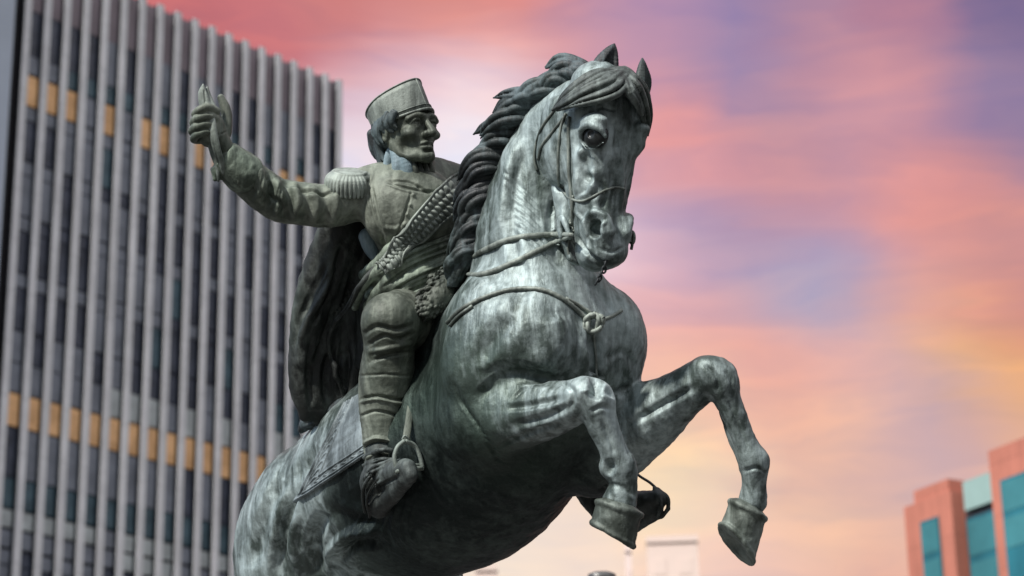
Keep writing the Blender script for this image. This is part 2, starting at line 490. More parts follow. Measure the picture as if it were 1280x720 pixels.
def plain(name, col, rough=0.7, metal=0.0, noise=0.12, scale=2.0, bump=0.0, joint=0):
    m, nt, b = new_mat(name); L = nt.links.new
    geo = N(nt, 'ShaderNodeNewGeometry')
    n1 = N(nt, 'ShaderNodeTexNoise', i_Scale=scale, i_Detail=6.0, i_Roughness=0.65); L(geo.outputs['Position'], n1.inputs['Vector'])
    lo = tuple(c * (1 - noise) for c in col); hi = tuple(min(1, c * (1 + noise)) for c in col)
    r = ramp(nt, [(0.3, lo), (0.7, hi)]); L(n1.outputs[0], r.inputs[0]); L(r.outputs[0], b.inputs['Base Color'])
    b.inputs['Roughness'].default_value = rough; b.inputs['Metallic'].default_value = metal
    if joint:
        # rain stains running down and a thin dark joint between cladding panels every storey
        sx = N(nt, 'ShaderNodeSeparateXYZ'); L(geo.outputs['Position'], sx.inputs[0])
        md = N(nt, 'ShaderNodeMath', operation='FLOORED_MODULO', i_1=joint); L(sx.outputs[2], md.inputs[0])
        lt = N(nt, 'ShaderNodeMath', operation='LESS_THAN', i_1=0.05); L(md.outputs[0], lt.inputs[0])
        mp = N(nt, 'ShaderNodeMapping'); mp.inputs['Scale'].default_value = (1.6, 1.6, 0.07); L(geo.outputs['Position'], mp.inputs[0])
        n2 = N(nt, 'ShaderNodeTexNoise', i_Scale=1.0, i_Detail=5.0, i_Roughness=0.7); L(mp.outputs[0], n2.inputs['Vector'])
        mm = N(nt, 'ShaderNodeMapRange', i_1=0.35, i_2=0.7, i_3=1.0, i_4=0.72); L(n2.outputs[0], mm.inputs[0])
        c = N(nt, 'ShaderNodeVectorMath', operation='SCALE'); L(r.outputs[0], c.inputs[0]); L(mm.outputs[0], c.inputs['Scale'])
        L(mixc(nt, lt.outputs[0], c.outputs[0], tuple(q * 0.55 for q in col)), b.inputs['Base Color'])
    if bump:
        bp = N(nt, 'ShaderNodeBump', i_Strength=bump, i_Distance=0.02); L(n1.outputs[0], bp.inputs['Height']); L(bp.outputs[0], b.inputs['Normal'])
    return m
# ---------------------------------------------------------------- the horse
def frame(o, F, D):
    """local frame of a head: F out of the face, D down it, L across"""
    F = nrm(F); D = np.array(D, float); D = nrm(D - F * (D @ F)); Lr = np.cross(F, D)
    return dict(o=o, F=F, D=D, L=Lr)
def at(fr, f, l, d): return fr['o'] + fr['F'] * f + fr['L'] * l + fr['D'] * d

HH = frame(P(771, 160, 208), (0.66, 0.0, 0.75), (-0.05, -1.0, 0.10))
if HH['L'][0] < 0: HH['L'] = -HH['L']          # L = the horse's left, away from the viewer on the right

def horse_body():
    f = Field((-410, -760, -420), (345, 300, 330), 1.7)
    LAT = (0.72, 0.0, -0.69)
    # trunk
    f.chain([(408, 672, -215, 108), (455, 628, -160, 112), (510, 595, -100, 130), (565, 572, -45, 142), (610, 545, 5, 130), (645, 510, 50, 120), (680, 465, 85, 112)], k=30)
    f.chain([(395, 690, -235, 96), (400, 740, -215, 90)], k=30)
    f.ball((372, 640, -170), (58, 75, 70), k=25)
    # withers and back under the saddle
    f.chain([(500, 540, -150, 80), (560, 470, -60, 70), (620, 420, 40, 72)], k=30)
    # breast
    f.ball((664, 428, 142), 78, k=22)
    f.ball((622, 408, 120), (58, 70, 56), k=22)
    f.ball((754, 428, 96), (53, 68, 56), k=12)
    f.ball((702, 450, 150), (52, 52, 50), k=18)
    f.ball((766, 468, 98), (30, 34, 36), k=12)
    f.ball((610, 468, 135), (56, 72, 56), k=24)
    f.ball((612, 530, 135), (50, 46, 46), k=20)
    # neck
    s = 1
    f.chain([(652, 440, 85, 88, 102), (662, 360, 88, 66, 92), (652, 290, 78, 50, 68), (662, 235, 74, 41, 58), (687, 180, 88, 37, 52),
             (716, 148, 118, 34, 46), (748, 128, 150, 32, 40)], k=20, side=LAT)
    # throat muscle running from jaw to breast
    f.chain([(706, 335, 95, 34), (716, 370, 112, 42), (725, 410, 125, 45)], k=26)
    f.chain([(648, 200, 95, 14), (645, 260, 112, 18), (660, 330, 142, 24), (685, 380, 160, 28)], k=26)
    # ---- head
    A = [HH['F'], HH['L'], HH['D']]
    def hc(rows, k, mode='add', side=None, sub=3):
        f.chain([tuple(at(HH, *r[:3])) + tuple(r[3:]) for r in rows], k=k, mode=mode, side=side, raw=True, sub=sub)
    def hb(c, r, k, mode='add', axes=None): f.ball(at(HH, *c), r, k=k, mode=mode, axes=axes or A, raw=True)
    # rs along L (width), rn along F (depth)
    hc([(-38, 0, -52, 30, 36), (-40, 0, -20, 36, 44), (-40, 0, 2, 38, 46), (-38, 0, 35, 36, 42), (-30, 0, 70, 34, 34), (-22, 0, 105, 28, 28), (-19, 0, 132, 23, 28), (-22, 0, 146, 21, 25)], 10, side=HH['L'])
    # flat front plane of the face and nasal bone
    hc([(-8, 0, -30, 32, 10), (-3, 0, 10, 34, 12), (-3, 0, 50, 33, 12), (-4, 0, 90, 26, 10), (-4, 0, 120, 19, 9)], 8, side=HH['L'])
    for q in (-1, 1):
        near = q < 0
        hb((-72, q * 21, 20), (38, 15, 46), 10)                      # round cheek
        hb((-80, q * 22, -12), (24, 12, 28), 10)
        hb((0, q * (36 if near else 31), -3), (20, 11, 9), 7)        # brow
        hb((-3, q * (33 if near else 29), 12), (20, 12, 18), 8)
        hc([(-18, q * 37, 34, 5), (-22, q * 34, 54, 5), (-26, q * 30, 76, 4)], 8)   # facial crest
        hb((-12, q * 43, 56), (14, 12, 24), 9, 'sub')                # hollow below the eye
        hb((-14, q * 45, -30), (14, 10, 12), 9, 'sub')               # hollow above the eye
        if near:
            hb((2, q * 45, 14), (17.5, 15, 16), 3, 'sub')          # socket
            hc([(-16, q * 41, 21, 2.6), (-12, q * 45, 9, 3.8), (1, q * 46.5, 3, 5.2), (14, q * 42, 7, 4.4), (20, q * 35, 16, 2.8)], 4)     # upper lid
            hc([(-13, q * 41, 24, 1.0), (-5, q * 41.5, 30, 1.0), (7, q * 40, 30, 1.0), (17, q * 36, 23, 1.0)], 4)     # lower lid
        hb((3, q * 15, 120), (17, 12, 20), 9)                        # nostril flare
        hc([(-12, q * 24, 126, 3.0), (-12, q * 27, 112, 3.4), (0, q * 27, 101, 4.0), (13, q * 20, 106, 4.4), (18, q * 12, 122, 4)], 4)
        hb((3, q * 24, 121), (9.5, 18, 11), 2.5, 'sub')             # nostril
    hb((-6, 0, 148), (26, 26, 16), 10)                               # upper lip
    hb((4, 0, 142), (14, 20, 14), 8)
    # mouth, then the lower jaw with its lip
    hc([(-88, 0, 45, 20, 16), (-76, 0, 80, 19, 13), (-68, 0, 108, 18, 12), (-61, 0, 130, 16, 10.5), (-55, 0, 145, 14, 10)], 6, side=HH['L'])
    hb((-50, 0, 151), (11, 14, 9), 5)
    hb((-45, 0, 146), (5.5, 42, 32), 3, 'sub', axes=[nrm(0.9 * HH['F'] - 0.42 * HH['D']), HH['L'], nrm(0.42 * HH['F'] + 0.9 * HH['D'])])
    hb((-24, 35, -24), (24, 13, 36), 8)
    for q in (-1, 1):
        hc([(-60, q * 19, 128, 3), (-62, q * 22, 114, 3.6), (-56, q * 24, 106, 3.6), (-48, q * 24, 116, 3.6), (-42, q * 22, 130, 3)], 3)   # corner of the mouth
    # ---- forelegs
    f.chain([(598, 528, 120, 54), (640, 521, 170, 43), (672, 516, 203, 37), (702, 509, 234, 30), (722, 502, 252, 26)], k=16)
    f.chain([(620, 505, 160, 22), (665, 496, 205, 17), (705, 491, 240, 14), (728, 490, 255, 12)], k=8)
    f.ball((735, 494, 262), (25, 22, 24), k=10)
    f.ball((748, 503, 265), (19, 22, 22), k=8)
    f.chain([(744, 506, 264, 23), (752, 528, 265, 20), (762, 552, 264, 17.5), (769, 568, 263, 18.5), (775, 582, 262, 20.5), (778, 596, 262, 18.5), (779, 610, 262, 17.5), (775, 626, 262, 22)], k=6)
    f.ball((762, 585, 258), (12, 13, 14), k=6)
    f.chain([(752, 520, 252, 11), (756, 550, 246, 9), (763, 574, 250, 10)], k=5)
    f.chain([(742, 560, 58, 62), (785, 537, 92, 50), (815, 521, 118, 41), (842, 503, 142, 32), (866, 486, 162, 27)], k=14)
    f.chain([(775, 505, 95, 22), (820, 492, 130, 17), (852, 474, 155, 15), (876, 462, 170, 14)], k=7)
    f.ball((889, 467, 176), (25, 22, 22), k=10)
    f.ball((905, 477, 180), (18, 21, 20), k=8)
    f.chain([(898, 474, 178, 24), (908, 495, 179, 18), (918, 518, 180, 15), (928, 545, 180, 14), (936, 563, 180, 16), (942, 578, 180, 20), (943, 592, 180, 17), (943, 608, 180, 15.5), (941, 626, 179, 18)], k=6)
    f.chain([(908, 515, 168, 9), (916, 545, 166, 8), (928, 570, 172, 9)], k=5)
    # ---- hind legs and hocks, out of the picture below
    f.chain([(392, 735, -205, 92), (405, 800, -160, 72), (425, 850, -120, 50)], k=30)
    f.ball((462, 735, -120), (46, 62, 50), k=22)
    f.chain([(430, 850, -115, 46), (405, 905, -165, 30), (392, 940, -185, 30), (398, 985, -165, 20), (404, 1020, -150, 23), (420, 1052, -130, 20)], k=12)
    f.chain([(490, 690, -200, 92), (505, 790, -180, 70), (530, 850, -150, 46), (515, 905, -195, 30), (508, 940, -208, 29), (516, 985, -192, 20), (524, 1020, -176, 23), (540, 1050, -156, 20)], k=20)
    return f.mesh(smooth=2)
def carve_horse(V, F):
    c = Carver(V, F)
    S = c.stroke
    # breast groove, muscle edges
    S([(742, 412), (746, 440), (746, 480), (742, 500)], 12, -13); S([(690, 392), (694, 430), (670, 466)], 30, 7); S([(640, 392), (612, 420), (600, 460)], 16, -5); S([(600, 470), (640, 462), (700, 470)], 14, -5); S([(755, 450), (778, 440), (795, 460)], 8, -3); S([(755, 485), (772, 492), (788, 480)], 8, -6); S([(560, 470), (575, 510), (600, 545)], 12, -3)
    S([(596, 500), (620, 478), (650, 470), (700, 478)], 12, -6); S([(655, 345), (640, 400), (600, 445)], 18, -4)
    S([(620, 560), (660, 542), (700, 530)], 5, -4); S([(632, 510), (665, 506), (705, 497)], 7, -4); S([(640, 532), (680, 522), (712, 508)], 8, -4)
    S([(640, 500), (652, 488), (668, 482)], 4, -3); S([(700, 475), (716, 490), (712, 515)], 5, -3)
    S([(725, 490), (742, 488), (756, 498)], 4, 2.5); S([(738, 515), (752, 508), (764, 512)], 5, -3)
    S([(751, 525), (762, 550), (768, 568)], 4, -2.5); S([(772, 520), (782, 550), (788, 570)], 4, -2)
    c.dimple(762, 584, 10, -7, 12); S([(750, 612), (770, 606), (796, 622)], 4, -2)
    S([(790, 528), (830, 505), (868, 484)], 8, -6); S([(880, 455), (895, 470), (898, 490)], 4, -3)
    S([(910, 500), (922, 530), (936, 562)], 4, -3); S([(926, 590), (945, 585), (960, 592)], 4, -2.5); S([(905, 462), (914, 474), (914, 492)], 4, -2)
    # neck: crest line, wrinkles at the throat
    for i in range(8):
        y = 212 + i * 11; S([(628 + i * 2, y), (648 + i * 3, y + 18), (672 + i * 3, y + 42)], 3.2, -1.8)
    S([(640, 190), (628, 250), (606, 330)], 12, 3); S([(660, 175), (645, 230), (640, 300), (660, 360)], 14, -5)
    S([(700, 240), (690, 290), (700, 340)], 12, -4); S([(735, 350), (752, 368), (765, 392)], 8, -3)
    S([(690, 335), (720, 360), (740, 400)], 10, 3)
    # face
    S([(708, 150), (712, 200), (714, 240), (722, 285)], 4, -3); S([(676, 190), (682, 222), (700, 236), (708, 225)], 5, -3)
    S([(728, 215), (748, 232), (738, 250)], 7, -4); S([(745, 215), (756, 240), (752, 262)], 6, -4); S([(762, 200), (768, 230), (766, 255)], 8, -3)
    S([(775, 190), (778, 230), (776, 262)], 4, 2.5); S([(735, 205), (742, 222), (735, 240), (722, 248)], 4, 2)
    S([(740, 128), (755, 122), (768, 128)], 4, 3); S([(735, 140), (752, 133), (770, 138)], 4, -3); S([(765, 150), (772, 170), (768, 190)], 7, -4)
    S([(715, 262), (728, 276), (735, 300), (733, 322)], 4, 2.5); S([(748, 310), (765, 315), (780, 308)], 3, -2)
    S([(790, 200), (786, 240), (788, 268)], 5, -2)
    S([(719, 292), (726, 306), (738, 320), (752, 329)], 5, -6); S([(742, 322), (758, 328), (772, 322)], 3, -2.5)
    S([(758, 276), (752, 284), (756, 296)], 4, 2.5); S([(700, 160), (690, 190), (696, 222)], 8, 3)
    # haunch
    S([(396, 556), (368, 606), (352, 660), (346, 720)], 13, -13); S([(376, 584), (352, 640), (338, 720)], 10, 8); S([(352, 600), (328, 650), (318, 712)], 12, -7)
    S([(404, 640), (392, 676), (398, 720)], 15, -12); S([(404, 700), (428, 672), (452, 664), (470, 668)], 9, 9); S([(424, 700), (444, 682), (468, 684)], 9, -12); S([(372, 640), (366, 680), (374, 720)], 9, 6)
    S([(412, 636), (440, 652), (470, 656)], 14, -6)
    S([(440, 610), (470, 650), (480, 700)], 24, -6)
    for i in range(7): S([(452 + 11 * i, 640 - 2 * i), (440 + 12 * i, 665), (446 + 13 * i, 684)], 3, 1.4)
    for i in range(6): S([(690 + 8 * i, 380 + 4 * i), (700 + 9 * i, 420 + 4 * i)], 4, -1.0)
    for i in range(9):      # hair at the edge of the shoulder
        S([(566 + 6 * i, 478 + 9 * i), (572 + 6 * i, 500 + 9 * i), (584 + 6 * i, 514 + 8 * i)], 3, -1.6)
    c.apply()
    V = c.V
    V = V + c.N * (hash_noise(V, 16, 1) * 1.1 + hash_noise(V, 6, 2) * 0.45)[:, None]
    return V, F

def horse_eye(q):
    A = [HH['F'], HH['L'], HH['D']]
    c = at(HH, 1, q * 33, 14)
    f = Field(c - 21, c + 21, 0.7)
    f.ball(c, (17, 12, 15.5), axes=A, raw=True, k=0)
    o = at(HH, 4, q * 44, 14)
    f.ball(o, (4.5, 2, 4.5), axes=A, raw=True, k=1, mode='sub')
    f.chain([(*at(HH, -11, q * 40, 11), 1.8), (*at(HH, -6, q * 43.5, 4), 2.2), (*at(HH, 6, q * 43.5, 2), 2.4), (*at(HH, 14, q * 39, 6), 1.8)], k=1, raw=True)
    return f.mesh(smooth=1)

def hoof_mesh(top, bot, r0, r1, fwd, ntop, nbot):
    """hoof from coronet to ground surface (u,v,w): wall, toe, sole"""
    a, b = P(*top), P(*bot)
    ax = nrm(b - a); fw = nrm(np.array(fwd) - ax * (np.array(fwd) @ ax))
    nt, nb = nrm(ntop), nrm(nbot)
    m = 26 + r1
    f = Field(np.minimum(a, b) - m, np.maximum(a, b) + m, 1.0)
    sd = np.cross(ax, fw)
    L = np.linalg.norm(b - a)
    rad = lambda t: r0 + (r1 - r0) * max(t, -0.4)
    rows = [(*(a + ax * L * t), rad(t), rad(t) * 1.05) for t in (-0.7, 0, 0.5, 1.0, 1.8)]
    f.chain(rows, k=2, side=sd, raw=True, sub=1)
    f.plane_cut(b, nb)
    def ring(c, n, r, tr, k, m=26):
        pts = []
        for i in range(m + 1):
            w = sd * math.cos(2 * math.pi * i / m) * r + fw * math.sin(2 * math.pi * i / m) * r * 1.05
            w = w - ax * ((w @ n) / (ax @ n))
            pts.append((*(c + w), tr))
        f.chain(pts, k=k, raw=True, sub=1)
    f.plane_cut(a, -nt)
    ring(a + ax * 1.5, nt, rad(0) * 0.97, 3.6, 3)
    f.ball(a - nt * 1, (r0 * .95, r0 * .95, 7), axes=[sd, fw, nt], k=3, raw=True)
    f.ball(b + nb * 5, (r1 * 0.66, r1 * 0.7, 11), axes=[nrm(np.cross(nb, fw)), nrm(fw - nb * (fw @ nb)), nb], mode='sub', k=3, raw=True)
    ring(b - ax * 3, nb, rad(1) * 0.985, 2.6, 2.5)
    V, F = f.mesh(smooth=1)
    Nn = normals(V, F); t = (V - a) @ ax
    V = V + Nn * (hash_noise(V, 14, 5) * 0.9 + hash_noise(V, 5, 3) * 0.45)[:, None]
    return V, F

def lock(f, pts, n=4, k=1.6, spread=0.55, seed=0, twist=0.35):
    """a lock of hair: several strands that run together to a point. pts: u,v,w,r"""
    Q = np.array([np.concatenate([P(*p[:3]), p[3:]]) for p in pts], float)
    Q = resample(Q, 4)
    rnd = np.random.default_rng(seed)
    T = np.gradient(Q[:, :3], axis=0)
    m = len(Q); t = np.linspace(0, 1, m)
    for j in range(n):
        a = 2 * math.pi * (j + rnd.random() * 0.5) / n; tw = rnd.uniform(-twist, twist)
        st = []
        for i in range(m):
            b = nrm(np.cross(T[i], (0.1, 0.2, 1))); c = nrm(np.cross(b, T[i]))
            aa = a + tw * t[i]
            rr = Q[i, 3]
            off = (b * math.cos(aa) + c * math.sin(aa) * 0.7) * rr * spread
            st.append((*(Q[i, :3] + off), max(rr * (0.52 if n < 6 else 0.42), 0.8)))
        f.chain(st, k=k, raw=True, sub=1)

def horse_mane():
    f = Field((-100, 0, -60), (130, 300, 150), 1.2)
    crest = np.array([(748, 98, 128), (728, 101, 118), (706, 111, 104), (690, 119, 92), (676, 129, 84), (664, 141, 78), (652, 155, 72), (642, 171, 68), (634, 188, 66), (626, 206, 64), (619, 224, 62),
             (612, 242, 62), (606, 262, 62), (600, 280, 64), (594, 298, 66), (588, 316, 68)], float)
    rnd = np.random.default_rng(12)
    n = 25
    for lay in (0, 1, 2):
        for i in range(n):
            x = (i + 0.33 * lay) / (n - 1) * 15
            j = min(int(x), 14); c = crest[j] + (crest[j + 1] - crest[j]) * (x - j)
            g = x / 15
            c = c + np.array([3, (2 - lay) * 5, -16 + 8 * lay])
            base = 172 + 62 * g + rnd.uniform(-15, 15)
            ln = (66 - 12 * g) * rnd.uniform(0.72, 1.14) * (0.92 if lay == 0 else 1)
            if i < 2: ln *= 0.85
            an = R(base); d = np.array([math.cos(an), -math.sin(an)]); nn = np.array([d[1], -d[0]])
            if nn[1] > 0: nn = -nn
            hv = rnd.uniform(.5, 1.6); r = (8.6 if g < .85 else 7) * rnd.uniform(.8, 1.2)
            pts = []
            for t, bow, rr in ((0, -2, .7), (.25, 6 * hv, 1.0), (.55, 8 * hv, 1.0), (.8, 2 * hv, .72), (.94, -5 * hv, .36), (1.02, -9 * hv, .10)):
                p = c[:2] + d * ln * t + nn * bow
                pts.append((p[0], p[1], c[2] - 22 * t + 9 * math.sin(3 * t) + (i % 3) * 4, r * rr))
            lock(f, pts, n=4, seed=i + 40 * lay, spread=0.72, k=0.7, twist=0.5)
    f.chain([(745, 100, 122, 11), (700, 121, 86, 14), (664, 151, 62, 15), (642, 190, 50, 15), (622, 235, 46, 15), (608, 275, 48, 14), (592, 318, 56, 10)], k=4)
    for j, p in enumerate([[(742, 92, 120, 7), (722, 81, 112, 8), (700, 76, 102, 8), (682, 85, 92, 2)], [(748, 96, 126, 6), (724, 89, 122, 8), (702, 89, 112, 8), (674, 102, 100, 2)],
                           [(738, 94, 118, 6), (718, 79, 110, 8), (706, 75, 104, 6), (690, 76, 96, 2)], [(736, 98, 118, 7), (706, 94, 108, 8), (684, 98, 96, 7), (660, 108, 86, 2)]]):
        lock(f, p, n=4, seed=91 + j, k=0.8, spread=.7)
    return f.mesh(smooth=1)
def horse_forelock():
    f = Field((30, 140, 110), (190, 285, 310), 1.1)
    top = (778, 94, 158)
    rows = [
        ([(776, 92, 160, 7), (755, 96, 176, 10), (735, 106, 184, 10), (712, 122, 172, 9), (694, 134, 160, 3)], 1),
        ([(780, 94, 164, 7), (762, 104, 186, 10), (738, 114, 194, 10), (714, 127, 182, 8), (696, 137, 166, 3)], 2),
        ([(770, 90, 150, 7), (745, 95, 162, 9), (726, 106, 166, 9), (708, 118, 160, 6), (698, 126, 152, 2)], 3),
        ([(778, 92, 160, 7), (768, 98, 180, 9), (748, 108, 186, 9), (722, 118, 184, 8), (690, 138, 164, 2)], 11),
        ([(776, 90, 150, 6), (764, 92, 166, 7), (742, 100, 172, 7), (716, 114, 168, 6), (700, 130, 160, 2)], 12),
        ([(784, 97, 168, 7), (772, 112, 196, 9), (752, 121, 202, 8), (728, 128, 196, 6), (712, 133, 186, 2)], 4),
        ([(780, 92, 158, 7), (792, 102, 166, 9), (803, 120, 152, 9), (808, 145, 138, 8), (808, 170, 130, 3)], 5),
        ([(782, 95, 164, 7), (794, 110, 178, 9), (803, 132, 168, 8), (807, 155, 152, 6), (804, 180, 146, 2)], 6),
        ([(778, 90, 152, 8), (790, 98, 150, 8), (803, 112, 136, 8), (809, 135, 120, 6), (809, 160, 112, 3)], 7),
        ([(782, 98, 170, 6), (786, 112, 190, 7), (796, 128, 184, 6), (802, 145, 172, 3)], 8),
    ]
    for p, sd in rows: lock(f, [(q[0], q[1], q[2] + 42, q[3] * .82) for q in p], n=6, seed=sd + 60, k=0.4, spread=0.8)
    f.ball((776, 96, 197), (16, 12, 14), k=5)
    return f.mesh(smooth=1)
def ear(base, mid, tip, r, side, hollow):
    a, b, c = P(*base), P(*mid), P(*tip)
    m = r + 10
    f = Field(np.minimum(np.minimum(a, b), c) - m, np.maximum(np.maximum(a, b), c) + m, 0.9)
    f.chain([(*a, r * 0.8, r * 0.7), (*(a * .55 + b * .45), r * 1.0, r * .72), (*b, r * .9, r * .6), (*(b * .4 + c * .6), r * .5, r * .35), (*c, 1.4, 1.2)], k=2, side=side, raw=True, sub=4)
    h = np.array(hollow, float)
    f.chain([(*(a * .6 + b * .4 + h * r * .75), r * .5), (*(b + h * r * .7), r * .5), (*(b * .4 + c * .6 + h * r * .5), r * .25), (*(c * .9 + b * .1 + h * r * .4), 1)], k=2, mode='sub', raw=True, sub=3)
    return f.mesh(smooth=1)
# ---------------------------------------------------------------- the rider
RH = frame(P(508, 163, -25), (0.65, 0.23, 0.72), (0.12, -1.0, 0.18))
if RH['L'][0] < 0: RH['L'] = -RH['L']
RC = frame(P(508, 163, -25), (0.66, 0.36, 0.66), (0.30, -1.0, 0.18))       # the cap sits tipped back
if RC['L'][0] < 0: RC['L'] = -RC['L']
RL = (0.86, 0.0, -0.5)       # the rider's left
def rider_body():
    """head, neck, trunk, arms, legs: one continuous figure"""
    f = Field((-390, -330, -180), (10, 275, 190), 1.3)
    # trunk
    f.chain([(512, 226, -40, 50, 24), (520, 245, -42, 66, 40), (522, 270, -38, 64, 50), (526, 300, -40, 56, 46), (532, 340, -48, 48, 42), (532, 380, -52, 52, 46), (532, 410, -55, 56, 50)], k=14, side=RL)
    f.ball((514, 258, -6), (62, 46, 32), k=22); f.ball((500, 268, 2), (38, 34, 24), k=22)
    f.chain([(440, 240, -15, 24), (470, 228, -25, 24), (510, 224, -38, 24), (560, 226, -62, 24), (594, 238, -88, 24)], k=12)
    # right arm raised to the side
    f.chain([(448, 246, -18, 29), (412, 257, -5, 27.5), (380, 255, 5, 27), (352, 251, 12, 27.5), (336, 243, 18, 26), (318, 229, 26, 25), (300, 214, 35, 23), (287, 202, 40, 19)], k=10)
    f.chain([(290, 208, 40, 14), (283, 192, 42, 11.5), (278, 178, 44, 11)], k=5)
    # left arm down to the reins
    f.chain([(592, 246, -86, 27), (602, 290, -70, 24), (606, 330, -40, 22), (590, 352, -5, 20), (574, 350, 20, 17)], k=10)
    # thighs and lower legs
    f.chain([(525, 408, -45, 46), (508, 402, 5, 42), (492, 402, 48, 37)], k=14)
    f.ball((486, 400, 58), (33, 30, 30), k=10)
    f.chain([(487, 410, 56, 33), (486, 440, 50, 32), (484, 470, 46, 35), (482, 500, 46, 34), (481, 530, 48, 30), (480, 552, 52, 27), (478, 574, 56, 22)], k=8)
    f.chain([(478, 580, 56, 20), (475, 600, 60, 15)], k=8)
    # neck
    f.chain([(514, 226, -34, 27), (512, 205, -30, 26), (510, 188, -28, 25)], k=8)
    A = [RH['F'], RH['L'], RH['D']]
    def hb(c, r, k, mode='add'): f.ball(at(RH, *c), r, k=k, mode=mode, axes=A, raw=True)
    def hc(rows, k, mode='add', side=None): f.chain([tuple(at(RH, *r[:3])) + tuple(r[3:]) for r in rows], k=k, mode=mode, side=side, raw=True)
    hb((-2, 0, -8), (40, 33, 40), 4)
    hb((14, 0, 18), (24, 25, 28), 10)
    hc([(0, -25, 22, 4.5), (14, -19, 36, 5), (28, -9, 42, 6), (32, 0, 44, 6.5), (28, 9, 42, 6), (14, 19, 36, 5), (0, 25, 22, 4.5)], 12)
    hb((35, 0, 43), (8, 9, 7), 6)
    hc([(33, -22, -4, 3.8), (39, -11, -7.5, 4.6), (40, 0, -6, 4.2), (39, 11, -7.5, 4.6), (33, 22, -4, 3.8)], 7)      # brow
    for q in (-1, 1):
        hb((41, q * 13, 1.5), (8, 9, 4.5), 6, 'sub')
        hb((30.5, q * 13, 2.5), (7, 7.5, 6.0), 1.5)
        hc([(33, q * 21, 2, 1.4), (38, q * 16, -2, 1.6), (38.5, q * 10, -2, 1.6), (36, q * 6, 2, 1.3)], 1.2)
        hc([(32, q * 19, 6, 1.0), (36, q * 13, 7.5, 1.0), (36, q * 7, 5, 1.0)], 3)
        hb((27, q * 20, 14), (10, 8, 8), 6)                       # cheekbone
        hb((43, q * 5.2, 17), (5, 4.2, 4.2), 2.5)                 # nostril wing
        hb((44.5, q * 3.8, 21), (2.4, 2.0, 2.2), 1, 'sub')
        hb((24, q * 23, 29), (10, 6, 9), 8, 'sub')               # hollow cheek
        # ear
        hc([(-3, q * 31, 12, 3), (2, q * 33, 2, 3), (-4, q * 35, -8, 3.2), (-11, q * 35, -6, 3.2), (-13, q * 34, 2, 3), (-9, q * 32.5, 10, 2.8), (-4, q * 32, 14, 3.4)], 1.5)
        hb((-5, q * 33, 1), (6, 2.5, 8), 2)
    hc([(38, 0, -4, 4.2), (43, 0, 4, 3.8), (48, 0, 12, 4.2), (50, 0, 17, 4.8)], 3)                                   # nose
    hc([(33, -10, 29, 2.2), (39, -4, 27, 2.9), (40, 0, 27.5, 2.6), (39, 4, 27, 2.9), (33, 10, 29, 2.2)], 2)          # lips
    hc([(33, -9, 33, 2.2), (38.5, 0, 33.5, 3.4), (33, 9, 33, 2.2)], 2)
    hc([(35, -10, 30.5, 1.1), (42, 0, 30.2, 1.2), (35, 10, 30.5, 1.1)], 1, 'sub')
    hb((38, 0, 38), (4, 9, 2.6), 3, 'sub')
    V, F = f.mesh(smooth=1)
    return V, F
def carve_rider(V, F):
    c = Carver(V, F); S = c.stroke
    # jacket seams
    S([(466, 236), (472, 270), (482, 310)], 4, -2.5); S([(485, 226), (510, 228), (530, 236)], 3, -2.5)
    S([(460, 234), (464, 262), (474, 292), (484, 314)], 3, -3); S([(468, 232), (473, 262), (482, 290)], 3, 1.5); S([(482, 226), (500, 233), (524, 238), (548, 240)], 3, -3); S([(484, 230), (502, 237), (524, 242)], 2.5, 1.5); S([(514, 240), (506, 268), (494, 300)], 2.5, -2.4)
    for i in range(5): c.dimple(517 - i * 4.2, 244 + i * 12, 3.0, 2.6)
    S([(520, 232), (545, 246)], 3, -2.5); S([(486, 300), (505, 296), (520, 286)], 6, -3); S([(478, 284), (496, 286), (512, 278)], 5, 2)
    # trouser and boot creases
    S([(455, 418), (470, 408), (495, 412), (516, 406)], 5, -4); S([(458, 432), (480, 420), (500, 424), (518, 416)], 4, -3)
    S([(460, 440), (485, 436), (518, 428)], 5, 3); S([(462, 452), (485, 444), (516, 440)], 4, -3.5); S([(460, 426), (466, 440), (462, 452)], 5, -2)
    S([(448, 500), (470, 495), (500, 500), (516, 496)], 3, -3); S([(448, 504), (470, 499), (500, 504), (516, 500)], 3, 2.5)
    S([(446, 522), (470, 514), (498, 520), (512, 524)], 3, -3); S([(446, 470), (480, 468), (516, 470)], 2.5, -1.5)
    S([(452, 556), (470, 548), (495, 552), (506, 548)], 4, 4); S([(452, 563), (470, 555), (500, 560)], 4, -5); S([(456, 575), (475, 566), (500, 570)], 4, 4); S([(456, 584), (470, 576), (490, 580)], 4, -4)
    # sleeve folds
    for a, b, d in [((300, 190), (296, 236), 3), ((312, 200), (306, 245), -4), ((322, 206), (320, 252), 4), ((334, 214), (330, 262), -5), ((344, 222), (344, 272), 5), ((354, 224), (356, 276), -5),
                    ((366, 226), (366, 276), 4), ((376, 228), (380, 280), -4), ((388, 230), (392, 280), 3), ((400, 232), (404, 282), -4), ((418, 236), (412, 284), 3)]:
        m = ((a[0] + b[0]) / 2 + 7, (a[1] + b[1]) / 2)
        S([a, m, b], 7, d)
    S([(352, 224), (372, 234), (400, 242), (420, 240)], 4, -4); S([(340, 246), (352, 256), (352, 270)], 5, -5)
    for i in range(12): S([(286 + 6 * i, 196 + 3.2 * i), (284 + 6 * i, 212 + 3.4 * i), (289 + 6 * i, 226 + 3.2 * i)], 2.5, (-1) ** i * 1.8)
    c.apply()
    V = c.V + c.N * (hash_noise(c.V, 9, 4) * 0.55 + hash_noise(c.V, 4, 6) * 0.3)[:, None]
    return V, F

